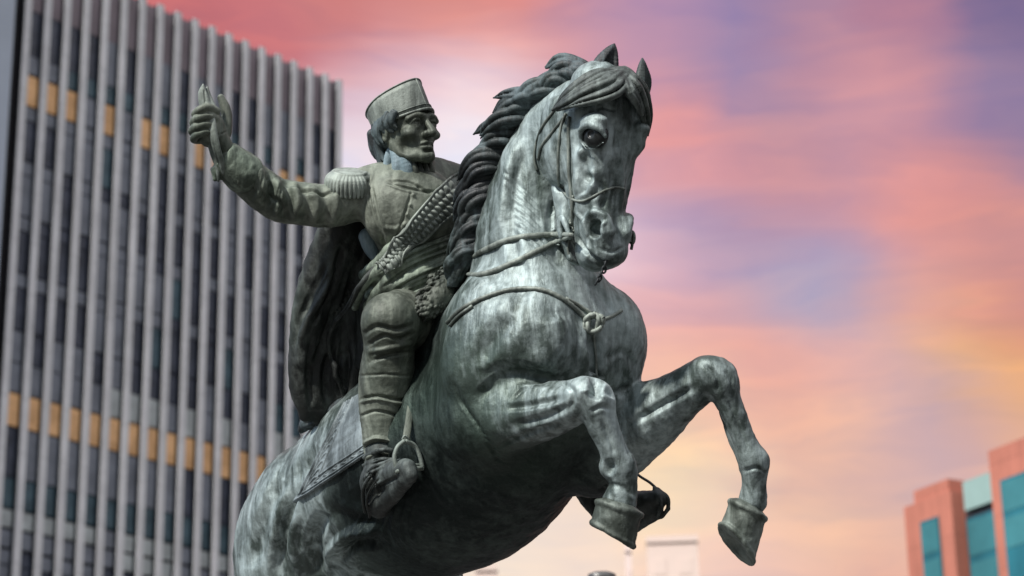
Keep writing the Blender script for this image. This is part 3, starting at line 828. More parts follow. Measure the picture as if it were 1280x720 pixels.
def rider_hand():
    """right fist closed on a folded paper, thumb laid up its side, seen from the viewer's side"""
    f = Field((-408, 130, 0), (-345, 262, 100), 0.75)
    f.chain([(284, 196, 42, 12), (278, 182, 46, 12), (270, 170, 50, 13)], k=4)
    f.ball((266, 160, 50), (15, 20, 11), k=5)
    f.ball((261, 172, 52), (12, 12, 11), k=5)
    # four fingers, stacked, each with three bones: out to the left, round, and back into the palm
    for i, (v, r, rea) in enumerate([(137, 5.6, 0), (147.5, 6.0, 2), (158, 5.8, 3.5), (167.5, 5.2, 2)]):
        f.chain([(270, v + 2, 54, r), (259, v - 3, 63, r), (249 - rea, v + 1, 64, r * .97), (244 - rea, v + 6, 55, r * .95), (248 - rea, v + 8, 46, r * .9), (257, v + 8, 43, r * .8)], k=1.6, sub=3)
    # thumb: leaves the heel of the palm, stands up behind the paper
    f.chain([(276, 178, 44, 8.5), (282, 164, 38, 8), (284, 149, 34, 7), (281, 134, 32, 6.5), (276, 122, 32, 4.6)], k=3)
    V, F = f.mesh(smooth=1)
    c = Carver(V, F, tol=12)
    for v in (152, 162.5, 142): c.stroke([(243, v + 2), (256, v - 1), (266, v)], 2.2, -1.6)
    c.stroke([(272, 172), (276, 160), (276, 140)], 3, -1.5); c.stroke([(276, 168), (284, 164)], 2, -1.2)
    c.apply()
    return c.V, F
def held_paper():
    f = Field((-408, 120, 0), (-345, 272, 110), 0.75)
    f.chain([(254, 106, 56, 1.5, 1.5), (253, 116, 56, 6, 3), (256, 130, 56, 8, 4), (262, 150, 60, 8, 4), (267, 170, 64, 6, 3.5), (272, 190, 64, 5.5, 2.6), (277, 205, 60, 4.5, 2.2), (279, 217, 56, 2, 1.5)], k=1, side=(0.9, 0.2, 0.3))
    f.chain([(259, 110, 52, 2), (261, 122, 52, 4), (266, 136, 54, 5)], k=1)
    f.chain([(262, 172, 60, 5, 2.6), (268, 192, 56, 6, 2.6), (272, 210, 54, 3, 2), (273, 226, 50, 2, 1.5)], k=1, side=(0.9, 0.2, 0.3))
    V, F = f.mesh(smooth=1)
    c = Carver(V, F, tol=12)
    c.stroke([(255, 112), (257, 130)], 2, -1.5); c.stroke([(266, 176), (275, 210)], 2, -1.2); c.apply()
    return c.V, F
def sleeve_cuff():
    f = Field((-400, 90, 0), (-300, 215, 100), 1.0)
    a, b = P(285, 200, 40), P(305, 217, 34)
    ax = nrm(b - a); u = nrm(np.cross(ax, (0, 0, 1))); w = np.cross(ax, u)
    f.chain([(*a, 22), (*(a * .4 + b * .6), 24.5), (*b, 26)], k=1, raw=True)
    f.chain([(274, 214, 42, 11), (269, 224, 46, 3.5)], k=6)
    f.plane_cut(P(278, 194, 41), -ax)
    f.chain([(*(P(272, 189, 42)), 17), (*(P(283, 199, 41)), 17)], k=3, mode='sub', raw=True)
    V, F = f.mesh(smooth=1)
    N_ = normals(V, F)
    return V + N_ * (hash_noise(V, 7, 4) * 0.9)[:, None], F

def rider_hair():
    f = Field((-190, 130, -90), (-80, 245, 50), 1.0)
    Fv, Lv, Dv = RH['F'], RH['L'], RH['D']
    def s2(p): return at(RH, *p)
    f.ball(at(RH, -14, 0, -8), (34, 36, 36), axes=[Fv, Lv, Dv], raw=True, k=2)
    f.ball(at(RH, 22, 0, 14), (34, 40, 40), axes=[Fv, Lv, Dv], raw=True, k=3, mode='sub')
    rnd = np.random.default_rng(3)
    for q in (-1, 1):
        for i in range(15):
            t = i / 14
            if q > 0 and t < 0.4: continue
            f0 = 22 - 62 * t; l0 = q * (34 - 24 * max(0, t - .55) / .45)
            a = (f0, l0 * 0.98, -16 + 5 * t); ln = 20 + 44 * t + rnd.uniform(-5, 5)
            if f0 > -14: ln = 15 + 8 * rnd.random() if f0 > -4 else 30
            b = (f0 - 5, l0 * 1.05, -16 + ln * .5); c = (f0 - 3 + rnd.uniform(-3, 3), l0 * 0.95, -14 + ln)
            pts = [(*s2(a), 6.5), (*s2(b), 7.5), (*s2(((b[0] + c[0]) / 2 - 2, c[1] * 1.03, (b[2] + c[2]) / 2)), 6.0), (*s2(c), 1.6)]
            for k in range(3):
                o = rnd.uniform(-3.2, 3.2, 3)
                f.chain([(*(np.array(p[:3]) + o), p[3] * 0.52) for p in pts], k=1.2, raw=True)
    # queue at the nape
    for k in range(5):
        o = rnd.uniform(-4, 4, 3)
        f.chain([(*(P(468, 168, -50) + o), 7), (*(P(472, 186, -50) + o), 8), (*(P(478, 198, -48) + o * .6), 5), (*(P(481, 207, -46) + o * .2), 2)], k=1.5, raw=True)
    return f.mesh(smooth=1)
def rider_hat():
    """tall flat-topped campaign cap that rises and comes to an edge in front"""
    f = Field((-200, 170, -110), (-70, 285, 60), 1.0)
    Fv, Lv, Dv = RC['F'], RC['L'], RC['D']
    # outline of the brim ring in the head frame: teardrop with the point in front
    def ringp(t, sc, dz, fo):
        a = 2 * math.pi * t
        f0 = math.cos(a) * 45 * sc; l0 = math.sin(a) * 38 * sc
        if f0 > 0: f0 *= 1.06; l0 *= (1 - 0.34 * (f0 / (48 * sc)) ** 1.6)
        up = max(0, (-dz - 9) / 41)
        return at(RC, f0 + fo, l0, dz + (5 - 9 * math.cos(a)) * up)
    # body as stacked plates, hard top
    X = [(0.96, -9, 1), (0.96, -18, 0), (0.965, -30, -1), (0.97, -41, -2), (0.97, -48, -3)]
    n = 40
    V = []; 
    for sc, dz, fo in X:
        for i in range(n): 
            tilt = 0
            V.append(ringp(i / n, sc, dz, fo))
    rows = []
    F = []
    m = len(X)
    for r in range(m - 1):
        for i in range(n): F.append((r * n + i, r * n + (i + 1) % n, (r + 1) * n + (i + 1) % n, (r + 1) * n + i))
    # inner side, so that it is a thick cap open at the bottom; top plate
    base = len(V)
    for r in range(m):
        sc, dz, fo = X[r]
        for i in range(n): V.append(ringp(i / n, sc * (0.90 if r < m - 1 else 0.90), dz + (3 if r == m - 1 else 0), fo))
    for r in range(m - 1):
        for i in range(n): F.append((base + r * n + i, base + (r + 1) * n + i, base + (r + 1) * n + (i + 1) % n, base + r * n + (i + 1) % n))
    for i in range(n): F.append((i, base + i, base + (i + 1) % n, (i + 1) % n))
    def cap(start, flip):
        c = len(V); V.append(np.mean(V[start:start + n], axis=0) + (Dv * -2 if not flip else 0))
        for i in range(0, n, 2):
            q = (c, start + i, start + (i + 1) % n, start + (i + 2) % n)
            F.append(q if not flip else q[::-1])
    cap((m - 1) * n, False); cap(base + (m - 1) * n, True)
    V = np.array(V); F = np.array(F)
    tubes = []
    for (sc, dz, fo, r) in ((0.975, -9, 1, 1.9), (0.97, -15, 0.5, 0.8), (0.972, -48, -3, 1.0)):
        ring = np.array([ringp(i / 60, sc, dz, fo) for i in range(61)])
        tubes.append(tube(ring, r, 8, cap=False))
    # front seam edge
    fr = np.array([ringp(0, sc * 1.0, dz, fo) for sc, dz, fo in X]); tubes.append(tube(fr, 1.1, 8))
    sd = np.array([ringp(0.42, sc * 1.0, dz, fo) for sc, dz, fo in X]); tubes.append(tube(sd, 0.8, 8))
    return (V, F), join(*tubes)
def rider_collar():
    f = Field((-180, 110, -80), (-60, 200, 30), 0.9)
    # open standing collar and stock under the chin
    f.chain([(488, 219, -22, 8), (486, 205, -18, 7), (487, 192, -14, 5.5), (490, 184, -12, 3)], k=5)
    f.chain([(500, 221, -8, 9), (498, 207, -4, 8.5), (495, 194, -4, 6.5), (493, 186, -6, 4)], k=6)
    f.chain([(512, 222, 0, 9), (509, 208, 2, 8), (505, 196, 2, 5)], k=4)
    V, F = f.mesh(smooth=1)
    return V, F
def rider_stock():
    f = Field((-150, 110, -80), (-60, 190, 40), 0.9)
    for i, (a, b) in enumerate([((515, 222), (511, 198)), ((522, 224), (517, 200)), ((529, 226), (524, 203)), ((536, 224), (531, 204)), ((541, 220), (538, 202))]):
        w = 2 - abs(i - 1) * 4
        f.chain([(*a, w + 3, 4.2), ((a[0] + b[0]) / 2, (a[1] + b[1]) / 2, w + 4, 3.8), (*b, w + 1, 3.0)], k=0.5)
    return f.mesh(smooth=1)

def epaulette(c, out, r=26):
    """domed shoulder board with a fringe of bullion all round its outer edge"""
    cc = P(*c); out = nrm(out)
    f = Field(cc - 48, cc + 48, 0.9)
    up = nrm(np.array([0.05, 1, 0.25])); up = nrm(up - out * (up @ out)); sd = np.cross(up, out)
    f.ball(cc, (r, 9, r * 0.92), axes=[out, up, sd], raw=True, k=2)
    f.chain([(*(cc - out * 4 + up * 5), 12, 4), (*(cc - out * 26 + up * 3), 10, 4), (*(cc - out * 40 + up * 2), 8, 3.5)], k=2, side=sd, raw=True)
    n = 26
    for i in range(n):
        a = R(-125 + 250 * i / (n - 1))
        d = out * math.cos(a) + sd * math.sin(a)
        p0 = cc + d * r * 0.72 + up * 5
        p1 = cc + d * r * 0.98 - up * 1; p2 = cc + d * r * 1.06 - up * 10; p3 = cc + d * r * 1.04 - up * 20
        f.chain([(*p0, 2.2), (*p1, 2.7), (*p2, 2.5), (*p3, 2.1)], k=0.8, raw=True)
    ring = [(*(cc + (out * math.cos(2 * math.pi * i / 24) + sd * math.sin(2 * math.pi * i / 24)) * r * 0.74 + up * 5.5), 2.4) for i in range(25)]
    f.chain(ring, k=1, raw=True, sub=1)
    V, F = f.mesh(smooth=1)
    c2 = Carver(V, F, tol=10)
    return V, F

def coat_skirt():
    """the coat below the sash: tight folds drawn round the waist from the left hip"""
    f = Field((-240, -70, -130), (-40, 130, 100), 1.25)
    fan = [((582, 258), (540, 278), (500, 302), (470, 330), 8), ((584, 276), (540, 294), (500, 314), (474, 338), 8), ((584, 292), (545, 304), (505, 322), (472, 344), 8.5),
           ((582, 306), (545, 318), (508, 334), (478, 356), 8.5), ((580, 320), (545, 334), (512, 348), (484, 366), 8), ((578, 334), (545, 346), (512, 360), (480, 376), 8),
           ((574, 348), (545, 358), (510, 370), (478, 384), 8), ((566, 362), (540, 370), (508, 378), (480, 388), 7)]
    for i, (a, b, c, d, r) in enumerate(fan):
        dw = [0, -3, 2, -2, 3, -1, 3, 0][i]
        f.chain([(*a, -32, r), (*b, 2 + dw, r * 1.12), (*c, 16 + dw, r * 1.1), (*d, 2 + dw, r * .85), (d[0] - 16, d[1] + 14, -36, r * .8)], k=2.4)
    f.ball((528, 335, -40), (52, 60, 44), k=3)
    # front edge of the coat sweeping down to the viewer's left of the knee
    f.chain([(474, 335, 8, 6), (460, 350, 4, 5.5), (450, 366, -6, 5), (444, 384, -18, 5)], k=3)
    f.chain([(486, 352, 12, 8), (472, 368, 4, 8), (462, 384, -12, 8)], k=4)
    V, F = f.mesh(smooth=1)
    c = Carver(V, F, tol=15)
    for i, (a, b, cc, d, r) in enumerate(fan):
        o = 4
        c.stroke([(a[0], a[1] + o), (b[0], b[1] + o), (cc[0], cc[1] + o), (d[0], d[1] + o)], 3.2, -4.0)
        c.stroke([(a[0], a[1] - o), ((b[0] + cc[0]) / 2, (b[1] + cc[1]) / 2 - o)], 2.0, -1.4)
    c.apply()
    V = c.V + c.N * (hash_noise(c.V, 9, 8) * 1.0)[:, None]
    return V, F

def cape():
    """heavy cape hanging behind the rider and over the horse's back"""
    f = Field((-300, -215, -190), (-60, 130, 60), 1.5)
    folds = [  # u,v,w,r down each fold
        [(428, 250, -50, 16), (406, 310, -62, 18), (386, 370, -70, 18), (378, 430, -74, 17), (377, 480, -76, 16), (384, 518, -78, 11)],
        [(438, 248, -58, 18), (420, 310, -60, 20), (402, 370, -58, 17), (388, 415, -58, 13), (380, 450, -62, 11)],
        [(446, 255, -66, 20), (432, 320, -74, 22), (414, 390, -84, 22), (400, 450, -86, 22), (398, 500, -86, 20), (400, 524, -86, 10)],
        [(455, 262, -72, 20), (446, 330, -86, 22), (432, 400, -96, 24), (422, 460, -96, 24), (420, 505, -94, 20)],
        [(462, 270, -80, 20), (458, 340, -90, 24), (450, 410, -90, 24), (444, 460, -84, 22), (440, 500, -80, 16)],
        [(470, 280, -85, 20), (470, 350, -80, 24), (466, 410, -70, 22), (462, 450, -60, 18)],
        [(480, 320, -70, 24), (482, 370, -60, 26), (478, 420, -50, 20)],
    ]
    for i, q in enumerate(folds): f.chain(q, k=5 if i else 3)
    # thin turned edge running down over the dark lining
    f.chain([(478, 326, 4, 5), (460, 346, 6, 4.5), (447, 362, 0, 4), (436, 382, -20, 3.6), (420, 402, -46, 3.4), (411, 425, -58, 3.2), (414, 450, -62, 3), (424, 474, -62, 3), (430, 500, -62, 2.6)], k=3)
    V, F = f.mesh(smooth=2)
    c = Carver(V, F, tol=25); S = c.stroke
    S([(421, 340), (400, 375), (384, 405), (374, 440)], 7, 6); S([(426, 335), (410, 372), (392, 404)], 4, -5); S([(408, 330), (390, 365), (376, 400)], 6, -5)
    S([(430, 300), (418, 350), (404, 400)], 8, -7); S([(445, 330), (432, 380), (416, 400)], 7, -6); S([(412, 440), (406, 470), (408, 505)], 7, -7); S([(432, 430), (434, 460), (428, 500)], 7, -7)
    S([(390, 420), (386, 460), (388, 510)], 6, -5); S([(424, 420), (420, 450), (420, 490)], 5, 4)
    c.apply()
    V = c.V + c.N * (hash_noise(c.V, 10, 9) * 1.0)[:, None]
    return V, F

def rider_boot():
    """right foot in its boot: heel down and back, toe out over the stirrup, straps and spur leather"""
    f = Field((-220, -320, 20), (-95, -185, 200), 0.9)
    f.chain([(480, 566, 58, 24), (478, 584, 60, 23), (474, 602, 64, 23)], k=5)
    f.chain([(473, 604, 62, 22), (477, 618, 66, 20), (474, 634, 66, 14)], k=7)
    f.chain([(478, 598, 70, 22), (491, 594, 98, 18), (503, 588, 122, 15), (510, 585, 136, 11)], k=8)
    f.chain([(472, 632, 70, 13), (488, 622, 96, 11), (504, 604, 124, 10), (514, 594, 142, 9)], k=5)
    for (a, b, c, r) in (((456, 572, 64), (480, 562, 88), (504, 570, 70), 3.4), ((454, 582, 64), (478, 574, 90), (504, 578, 84), 2.6), ((455, 596, 66), (468, 584, 92), (492, 574, 104), 2.6),
                         ((452, 606, 66), (462, 592, 90), (480, 584, 106), 2.6), ((456, 640, 70), (454, 612, 84), (466, 590, 98), 2.4), ((462, 646, 72), (459, 622, 86), (474, 596, 104), 2.0)):
        f.chain([(*a, r), (*b, r), (*c, r)], k=1.5, sub=6)
    f.chain([(474, 590, 100, 2.2), (481, 586, 106, 2.2), (484, 592, 108, 2.2), (478, 600, 106, 2.2), (470, 606, 102, 2)], k=1)
    V, F = f.mesh(smooth=1)
    c = Carver(V, F, tol=15); S = c.stroke
    S([(458, 590), (466, 600), (462, 620)], 4, -3); S([(470, 612), (482, 604), (498, 596)], 4, -3); S([(462, 578), (480, 569), (500, 574)], 3, -2.5); S([(466, 602), (474, 614), (470, 630)], 3, -2)
    c.apply()
    return c.V + c.N * (hash_noise(c.V, 6, 4) * 0.6)[:, None], F
def coat_lining():
    f = Field((-225, 0, -90), (-120, 90, 20), 1.2)
    f.chain([(459, 296, -40, 11), (464, 310, -38, 10), (471, 326, -34, 5)], k=6)
    return f.mesh(smooth=2)
def rolled_cloak():
    f = Field((-300, -190, -180), (-150, -90, -20), 1.2)
    f.chain([(377, 537, -110, 5), (384, 529, -104, 9), (400, 523, -92, 11), (425, 512, -78, 13), (450, 500, -62, 13)], k=4)
    V, F = f.mesh(smooth=1)
    c = Carver(V, F, tol=15)
    c.stroke([(380, 530), (400, 522), (430, 510)], 3, -3); c.stroke([(384, 536), (404, 529), (430, 518)], 3, -2.5); c.stroke([(396, 514), (402, 524), (404, 534)], 3, 2.5); c.apply()
    return c.V, F

def far_boot():
    """left leg and boot on the far side, toe out past the raised hoof"""
    f = Field((20, -345, -170), (220, -130, 90), 1.2)
    f.chain([(690, 510, -90, 34), (722, 570, -72, 29), (748, 618, -54, 24)], k=8)
    f.chain([(748, 612, -54, 24), (766, 640, -40, 24), (780, 650, -28, 20)], k=8)
    f.chain([(762, 634, -40, 22), (790, 632, -16, 19), (812, 628, 4, 15), (824, 624, 14, 11)], k=8)
    f.chain([(776, 662, -30, 12), (800, 652, -8, 10), (820, 640, 12, 9)], k=6)
    for (a, b, c) in (((822, 612, 10), (834, 622, 20), (836, 636, 20)), ((836, 636, 20), (826, 646, 14), (810, 650, 6)), ((818, 610, 8), (826, 628, 26), (822, 646, 22))):
        f.chain([(*a, 2.6), (*b, 3.0), (*c, 2.6)], k=1.5, sub=5)
    V, F = f.mesh(smooth=1)
    return V + normals(V, F) * (hash_noise(V, 8, 4) * 1.1)[:, None], F

def coat_collar():
    """low standing collar closing round the neck of the tunic"""
    f = Field((-190, 95, -90), (-60, 175, 50), 0.9)
    pts = [(484, 222, -44, 2.4, 7), (488, 226, -18, 2.4, 7), (500, 229, 2, 2.4, 7), (516, 231, 10, 2.4, 7), (532, 230, 2, 2.4, 7), (544, 226, -16, 2.4, 7), (548, 221, -44, 2.4, 7)]
    f.chain(pts, k=1, side=(0.1, 0.25, 1.0), sub=6)
    f.chain([(p[0], p[1] - 6, p[2] - 1, 2.1) for p in pts], k=1, sub=6)
    f.chain([(p[0], p[1] + 6, p[2] + 1, 2.3) for p in pts], k=1, sub=6)
    V, F = f.mesh(smooth=1)
    return V + normals(V, F) * (hash_noise(V, 5, 2) * 0.4)[:, None], F
# ---------------------------------------------------------------- draped pieces
def patch(bvh, fn, ns, nt, lift, relax=4, thick=3.0, wg=0):
    """cloth laid over the sculpture: fn(s,t)->(u,v); lift(s,t)-> height above it; closed solid"""
    G = np.zeros((ns + 1, nt + 1, 3)); H = np.zeros((ns + 1, nt + 1))
    for i in range(ns + 1):
        for j in range(nt + 1):
            s_, t_ = i / ns, j / nt
            u, v = fn(s_, t_)
            G[i, j], _ = drape(bvh, u, v, wg)
            H[i, j] = lift(s_, t_)
    for _ in range(relax):
        A = G.copy()
        A[1:-1] = (A[1:-1] * 2 + G[:-2] + G[2:]) / 4; B = A.copy()
        B[:, 1:-1] = (A[:, 1:-1] * 2 + A[:, :-2] + A[:, 2:]) / 4
        G = B
    du = np.gradient(G, axis=0); dv = np.gradient(G, axis=1)
    Nn = np.cross(du, dv); Nn /= np.linalg.norm(Nn, axis=2)[..., None] + 1e-9
    if Nn[..., 2].mean() < 0: Nn = -Nn
    top = G + Nn * H[..., None]; bot = G + Nn * (-thick)
    m = (ns + 1) * (nt + 1)
    V = np.concatenate([top.reshape(-1, 3), bot.reshape(-1, 3)])
    ix = lambda i, j: i * (nt + 1) + j
    F = []
    for i in range(ns):
        for j in range(nt):
            F.append((ix(i, j), ix(i + 1, j), ix(i + 1, j + 1), ix(i, j + 1)))
            F.append((m + ix(i, j), m + ix(i, j + 1), m + ix(i + 1, j + 1), m + ix(i + 1, j)))
    for i in range(ns):
        for j in (0, nt):
            q = (ix(i, j), ix(i + 1, j), m + ix(i + 1, j), m + ix(i, j)); F.append(q if j else q[::-1])
    for j in range(nt):
        for i in (0, ns):
            q = (ix(i, j), ix(i, j + 1), m + ix(i, j + 1), m + ix(i, j)); F.append(q[::-1] if i else q)
    F = np.array(F)
    # outward winding
    c = V[F[0]]; 
    if np.cross(c[2] - c[0], c[3] - c[1]) @ np.array([0, 0, 1.0]) < 0: F = F[:, ::-1]
    return V, F
def bil(a, b, c, d):
    a, b, c, d = (np.array(x, float) for x in (a, b, c, d))
    return lambda s, t: (a * (1 - s) + b * s) * (1 - t) + (d * (1 - s) + c * s) * t
def bump1(x, c, w): return max(0.0, 1 - ((x - c) / w) ** 2)

def saddlecloth(bvh):
    W, Hh = 120.0, 82.0
    fn = bil((433, 505), (370, 629), (468, 563), (478, 480))
    def lift(s, t):
        # distance to the rear edge (t=0) and the lower edge (s=1)
        dr = t * Hh; dl = (1 - s) * W
        d = min(dr, dl); a = s * W if dr < dl else t * Hh
        h = 3.5
        h += 2.2 * bump1(d, 1.8, 2.2) + 1.8 * bump1(d, 7.0, 1.4) + 2.0 * bump1(d, 20, 1.8)
        if 8 < d < 19:
            h += 1.6 * max(0, math.cos(a * 0.62 + 1.6 * math.sin(d * 0.55))) ** 2 * bump1(d, 13.5, 5.5)
        elif d >= 22: h += 0.3 * math.sin(a * 0.35) + 1.2
        return h
    return patch(bvh, fn, 120, 84, lift, relax=30, thick=6)

def sash(bvh):
    C = spline2([(598, 222), (572, 238), (545, 262), (518, 290), (494, 318), (478, 336)])
    L = np.concatenate([[0], np.cumsum(np.hypot(*np.diff(C, axis=0).T))])
    tot = L[-1]
    def fn(s, t):
        x = s * tot
        p = np.array([np.interp(x, L, C[:, 0]), np.interp(x, L, C[:, 1])])
        e = 2.0
        d = np.array([np.interp(x + e, L, C[:, 0]) - np.interp(x - e, L, C[:, 0]), np.interp(x + e, L, C[:, 1]) - np.interp(x - e, L, C[:, 1])])
        d /= np.linalg.norm(d) + 1e-9; n = np.array([-d[1], d[0]])
        w = 19.5 - 10 * s ** 1.3
        return p + n * w * (2 * t - 1)
    def lift(s, t):
        x = s * tot; y = (2 * t - 1)
        h = 5.0
        if abs(y) > 0.86: return h + 2.6
        k = (y + 0.86) / 1.72 * 3
        r = int(k); fy = k - r
        fx = (x / 6.4 + 0.35 * r) % 1
        h += 3.8 * (bump1(fx, .5, .36) ** .5) * (bump1(fy, .5, .44) ** .5)
        return h
    return patch(bvh, fn, 190, 52, lift, relax=40, thick=5)

def tassel():
    """bunched fringed end of the sash over the saddle bow"""
    f = Field((-150, -55, -40), (-50, 45, 90), 0.95)
    f.chain([(582, 332, 10, 11), (566, 352, 28, 16), (548, 372, 42, 19), (530, 388, 50, 15)], k=8)
    rnd = np.random.default_rng(8)
    for i in range(190):
        t = rnd.random(); a = rnd.uniform(-1, 1)
        c = np.array([582, 332, 10.0]) * (1 - t) + np.array([528, 390, 50.0]) * t
        rr = 14 + 8.5 * math.sin(3.1 * t)
        n = np.array([0.72, 0.66, 0]) * a * rr
        z = rr * math.sqrt(max(0, 1 - a * a)) * 1.0
        p = c + n + np.array([0, 0, z])
        q = p + np.array([rnd.uniform(-9, -3), rnd.uniform(2, 9), 1.5])
        m = (p + q) / 2 + np.array([rnd.uniform(-3, 3), rnd.uniform(-3, 3), 2.5])
        f.chain([(*p, 1.4), (*m, 2.1), (*q, 1.0)], k=0.4)
    return f.mesh(smooth=1)

def stirrup(o, far=False):
    """iron hanging by its leather: o shifts it to the foot"""
    o = np.array(o, float)
    def pl(pts): return np.array([P(*(np.array(p, float) + o)) for p in pts])
    parts = []
    a = resample(pl([(0, -2, 0), (-9, 6, 6), (-13, 20, 10), (-9, 36, 12)]), 6)
    b = resample(pl([(0, -2, 0), (12, 4, -8), (19, 18, -8), (22, 32, -6)]), 6)
    parts.append(tube(a, 2.8, 10)); parts.append(tube(b, 2.8, 10))
    # tread: a slightly bowed oval ring
    for dz in (-6, 8):
        parts.append(tube(resample(pl([(-10, 34 + dz * .3, 10 + dz), (4, 31 + dz * .3, 6 + dz), (22, 30 + dz * .3, -6 + dz)]), 6), 2.6, 10))
    parts.append(tube(resample(pl([(-10, 36, 4), (-10, 37, 18)]), 2), 2.2, 10)); parts.append(tube(resample(pl([(22, 32, -12), (22, 33, 2)]), 2), 2.2, 10))
    parts.append(tube(resample(pl([(-3, -4, 0), (0, -8, 0), (4, -4, -2), (0, 0, 0), (-3, -4, 0)]), 5), 1.4, 8))
    return join(*parts)

def bridle(bvh):
    T = []
    def line(p, r=1.7, lift=1.0, amp=0.0, tw=0.0): T.append(tube(drape_line(bvh, p, lift, step=3), r, 8, amp=amp, twist=tw))
    line([(694, 138), (680, 156), (671, 178), (668, 200), (672, 214)])
    line([(706, 146), (692, 164), (678, 182), (673, 200)])
    line([(708, 142), (702, 158), (699, 180), (698, 205), (699, 232)])
    line([(712, 146), (711, 178), (711, 210), (714, 240), (716, 266), (717, 284)], 2.2)
    line([(700, 234), (710, 246), (726, 252), (742, 246), (756, 238), (766, 234), (774, 234), (780, 236)], 1.6)
    line([(717, 244), (715, 262), (712, 280)], 1.6)
    return join(*T)
def bit(bvh):
    p, n = drape(bvh, 716, 286); p = p + np.array([0, 0, 6])
    T = []
    ring = np.array([p + np.array([math.cos(a) * 6, math.sin(a) * 7, math.sin(a) * 2 + 2]) for a in np.linspace(0, 2 * math.pi, 25)])
    T.append(tube(ring, 1.7, 8, cap=False))
    T.append(tube(resample(np.array([p + (2, 12, 2), p + (0, 0, 4), p + (-2, -12, 4), p + (3, -24, 6), p + (9, -34, 8)]), 5), 2.1, 8))
    T.append(tube(resample(np.array([p + (0, -2, 4), p + (14, -10, 8), p + (26, -16, 4)]), 4), 1.8, 8))
    T.append(tube(resample(np.array([p + (-4, -10, 3), p + (-6, -26, 2), p + (-1, -38, 4)]), 5), 1.6, 8))
    for i in range(3):
        q = p + np.array([1 + i * 1.0, -6 - i * 6.0, 6.5])
        rg = np.array([q + np.array([math.cos(a) * 3.2, math.sin(a) * 3.2, 0]) for a in np.linspace(0, 2 * math.pi, 13)]); T.append(tube(rg, 1.1, 6, cap=False))
    return join(*T)
def curb_chain():
    T = []
    pts = [(757, 324), (756, 331), (755, 337), (751, 342), (749, 348), (746, 352)]
    for i, (u, v) in enumerate(pts):
        c = P(u, v, 236); a = np.array([0.2 if i < 3 else 0.5, 1, 0]); a = nrm(a); b = np.array([0, 0, 1.0]) if i % 2 else nrm(np.cross(a, (0, 0, 1)))
        rg = np.array([c + a * math.cos(t) * 4.2 + b * math.sin(t) * 2.2 for t in np.linspace(0, 2 * math.pi, 15)])
        T.append(tube(rg, 1.25, 6, cap=False))
    return join(*T)
def far_bit(bvh):
    T = []
    c = P(790, 297, 200)
    rg = np.array([c + np.array([math.cos(t) * 2.5, math.sin(t) * 7, math.cos(t) * 5]) for t in np.linspace(0, 2 * math.pi, 19)]); T.append(tube(rg, 1.8, 8, cap=False))
    T.append(tube(np.array([c + (0, 6, 0), c + (1, -4, 0), c + (-1, -14, 2)]), 1.8, 8))
    return join(*T)
def reins(bvh):
    T = []
    def line(p, r, lift=2.2):
        a = drape_line(bvh, p, lift, step=4)
        a[-1] = P(714, 294, 224) if p[-1][0] > 700 else a[-1]
        m = len(a); n = max(3, m // 8)
        for i in range(n): # ease the last stretch out to the bit
            t = (i + 1) / n; t = t * t * (3 - 2 * t)
            a[m - n + i] = a[m - n + i] * (1 - t) + P(714, 294, 224) * t
        T.append(tube(a, r, 10, amp=0.10, twist=0.35, flat=(1.15, .9)))
    line([(580, 338), (588, 326), (604, 314), (630, 302), (660, 296), (690, 294), (714, 293)], 3.0)
    line([(580, 340), (590, 345), (610, 343), (640, 330), (670, 315), (695, 303), (714, 296)], 2.8)
    return join(*T)
def breast_cord(bvh):
    T = []
    T.append(tube(drape_line(bvh, [(561, 404), (570, 394), (590, 380), (620, 368), (650, 362), (680, 364), (705, 376), (722, 390), (734, 400)], 2.0, step=3), 2.7, 10, amp=0.14, twist=0.4))
    T.append(tube(drape_line(bvh, [(564, 408), (574, 396), (592, 383)], 2.0, step=3), 2.0, 8, amp=0.14, twist=0.4))
    T.append(tube(drape_line(bvh, [(706, 374), (722, 382), (738, 392)], 2.2, step=3), 2.2, 8, amp=0.14, twist=0.4))
    T.append(tube(drape_line(bvh, [(752, 400), (762, 397), (776, 389)], 2.0, step=3), 2.2, 8, amp=0.14, twist=0.4))
    T.append(tube(drape_line(bvh, [(741, 414), (743, 430), (745, 450), (745, 472)], 1.0, step=3), 1.7, 8))
    return join(*T)
def cord_knot(bvh):
    T = []
    c, n = drape(bvh, 741, 404); c = c + np.array([0, 0, 4])
    for k, (ra, rb, ph) in enumerate([(13, 7.5, .5), (10, 9.5, -.4), (11, 6, 1.3), (7, 10, .2)]):
        t = np.linspace(0, 2 * math.pi, 29)
        a = np.array([math.cos(ph), math.sin(ph), 0]); b = np.array([-math.sin(ph), math.cos(ph), 0])
        rg = np.array([c + a * math.cos(x) * ra + b * math.sin(x) * rb + np.array([0, 0, 3 * math.cos(2 * x + k) + 2]) for x in t])
        T.append(tube(rg, 3.0, 8, amp=0.12, twist=0.4, cap=False))
    return join(*T)
# ---------------------------------------------------------------- camera, light, sky
cam = bpy.data.cameras.new('camera'); cam.lens = 36 * FPX / 1280; cam.sensor_width = 36; cam.clip_start = 0.1; cam.clip_end = 6000
co = bpy.data.objects.new('camera', cam); COL.objects.link(co)
co.location = CAM; co.rotation_euler = MROT.to_euler(); scene.camera = co
cam.dof.use_dof = True; cam.dof.focus_distance = D0 - 0.35; cam.dof.aperture_fstop = 2.7; cam.dof.aperture_blades = 0
def lin(c):
    c = c / 255
    return c / 12.92 if c <= 0.04045 else ((c + 0.055) / 1.055) ** 2.4
def L3(r, g, b): return (lin(r), lin(g), lin(b))

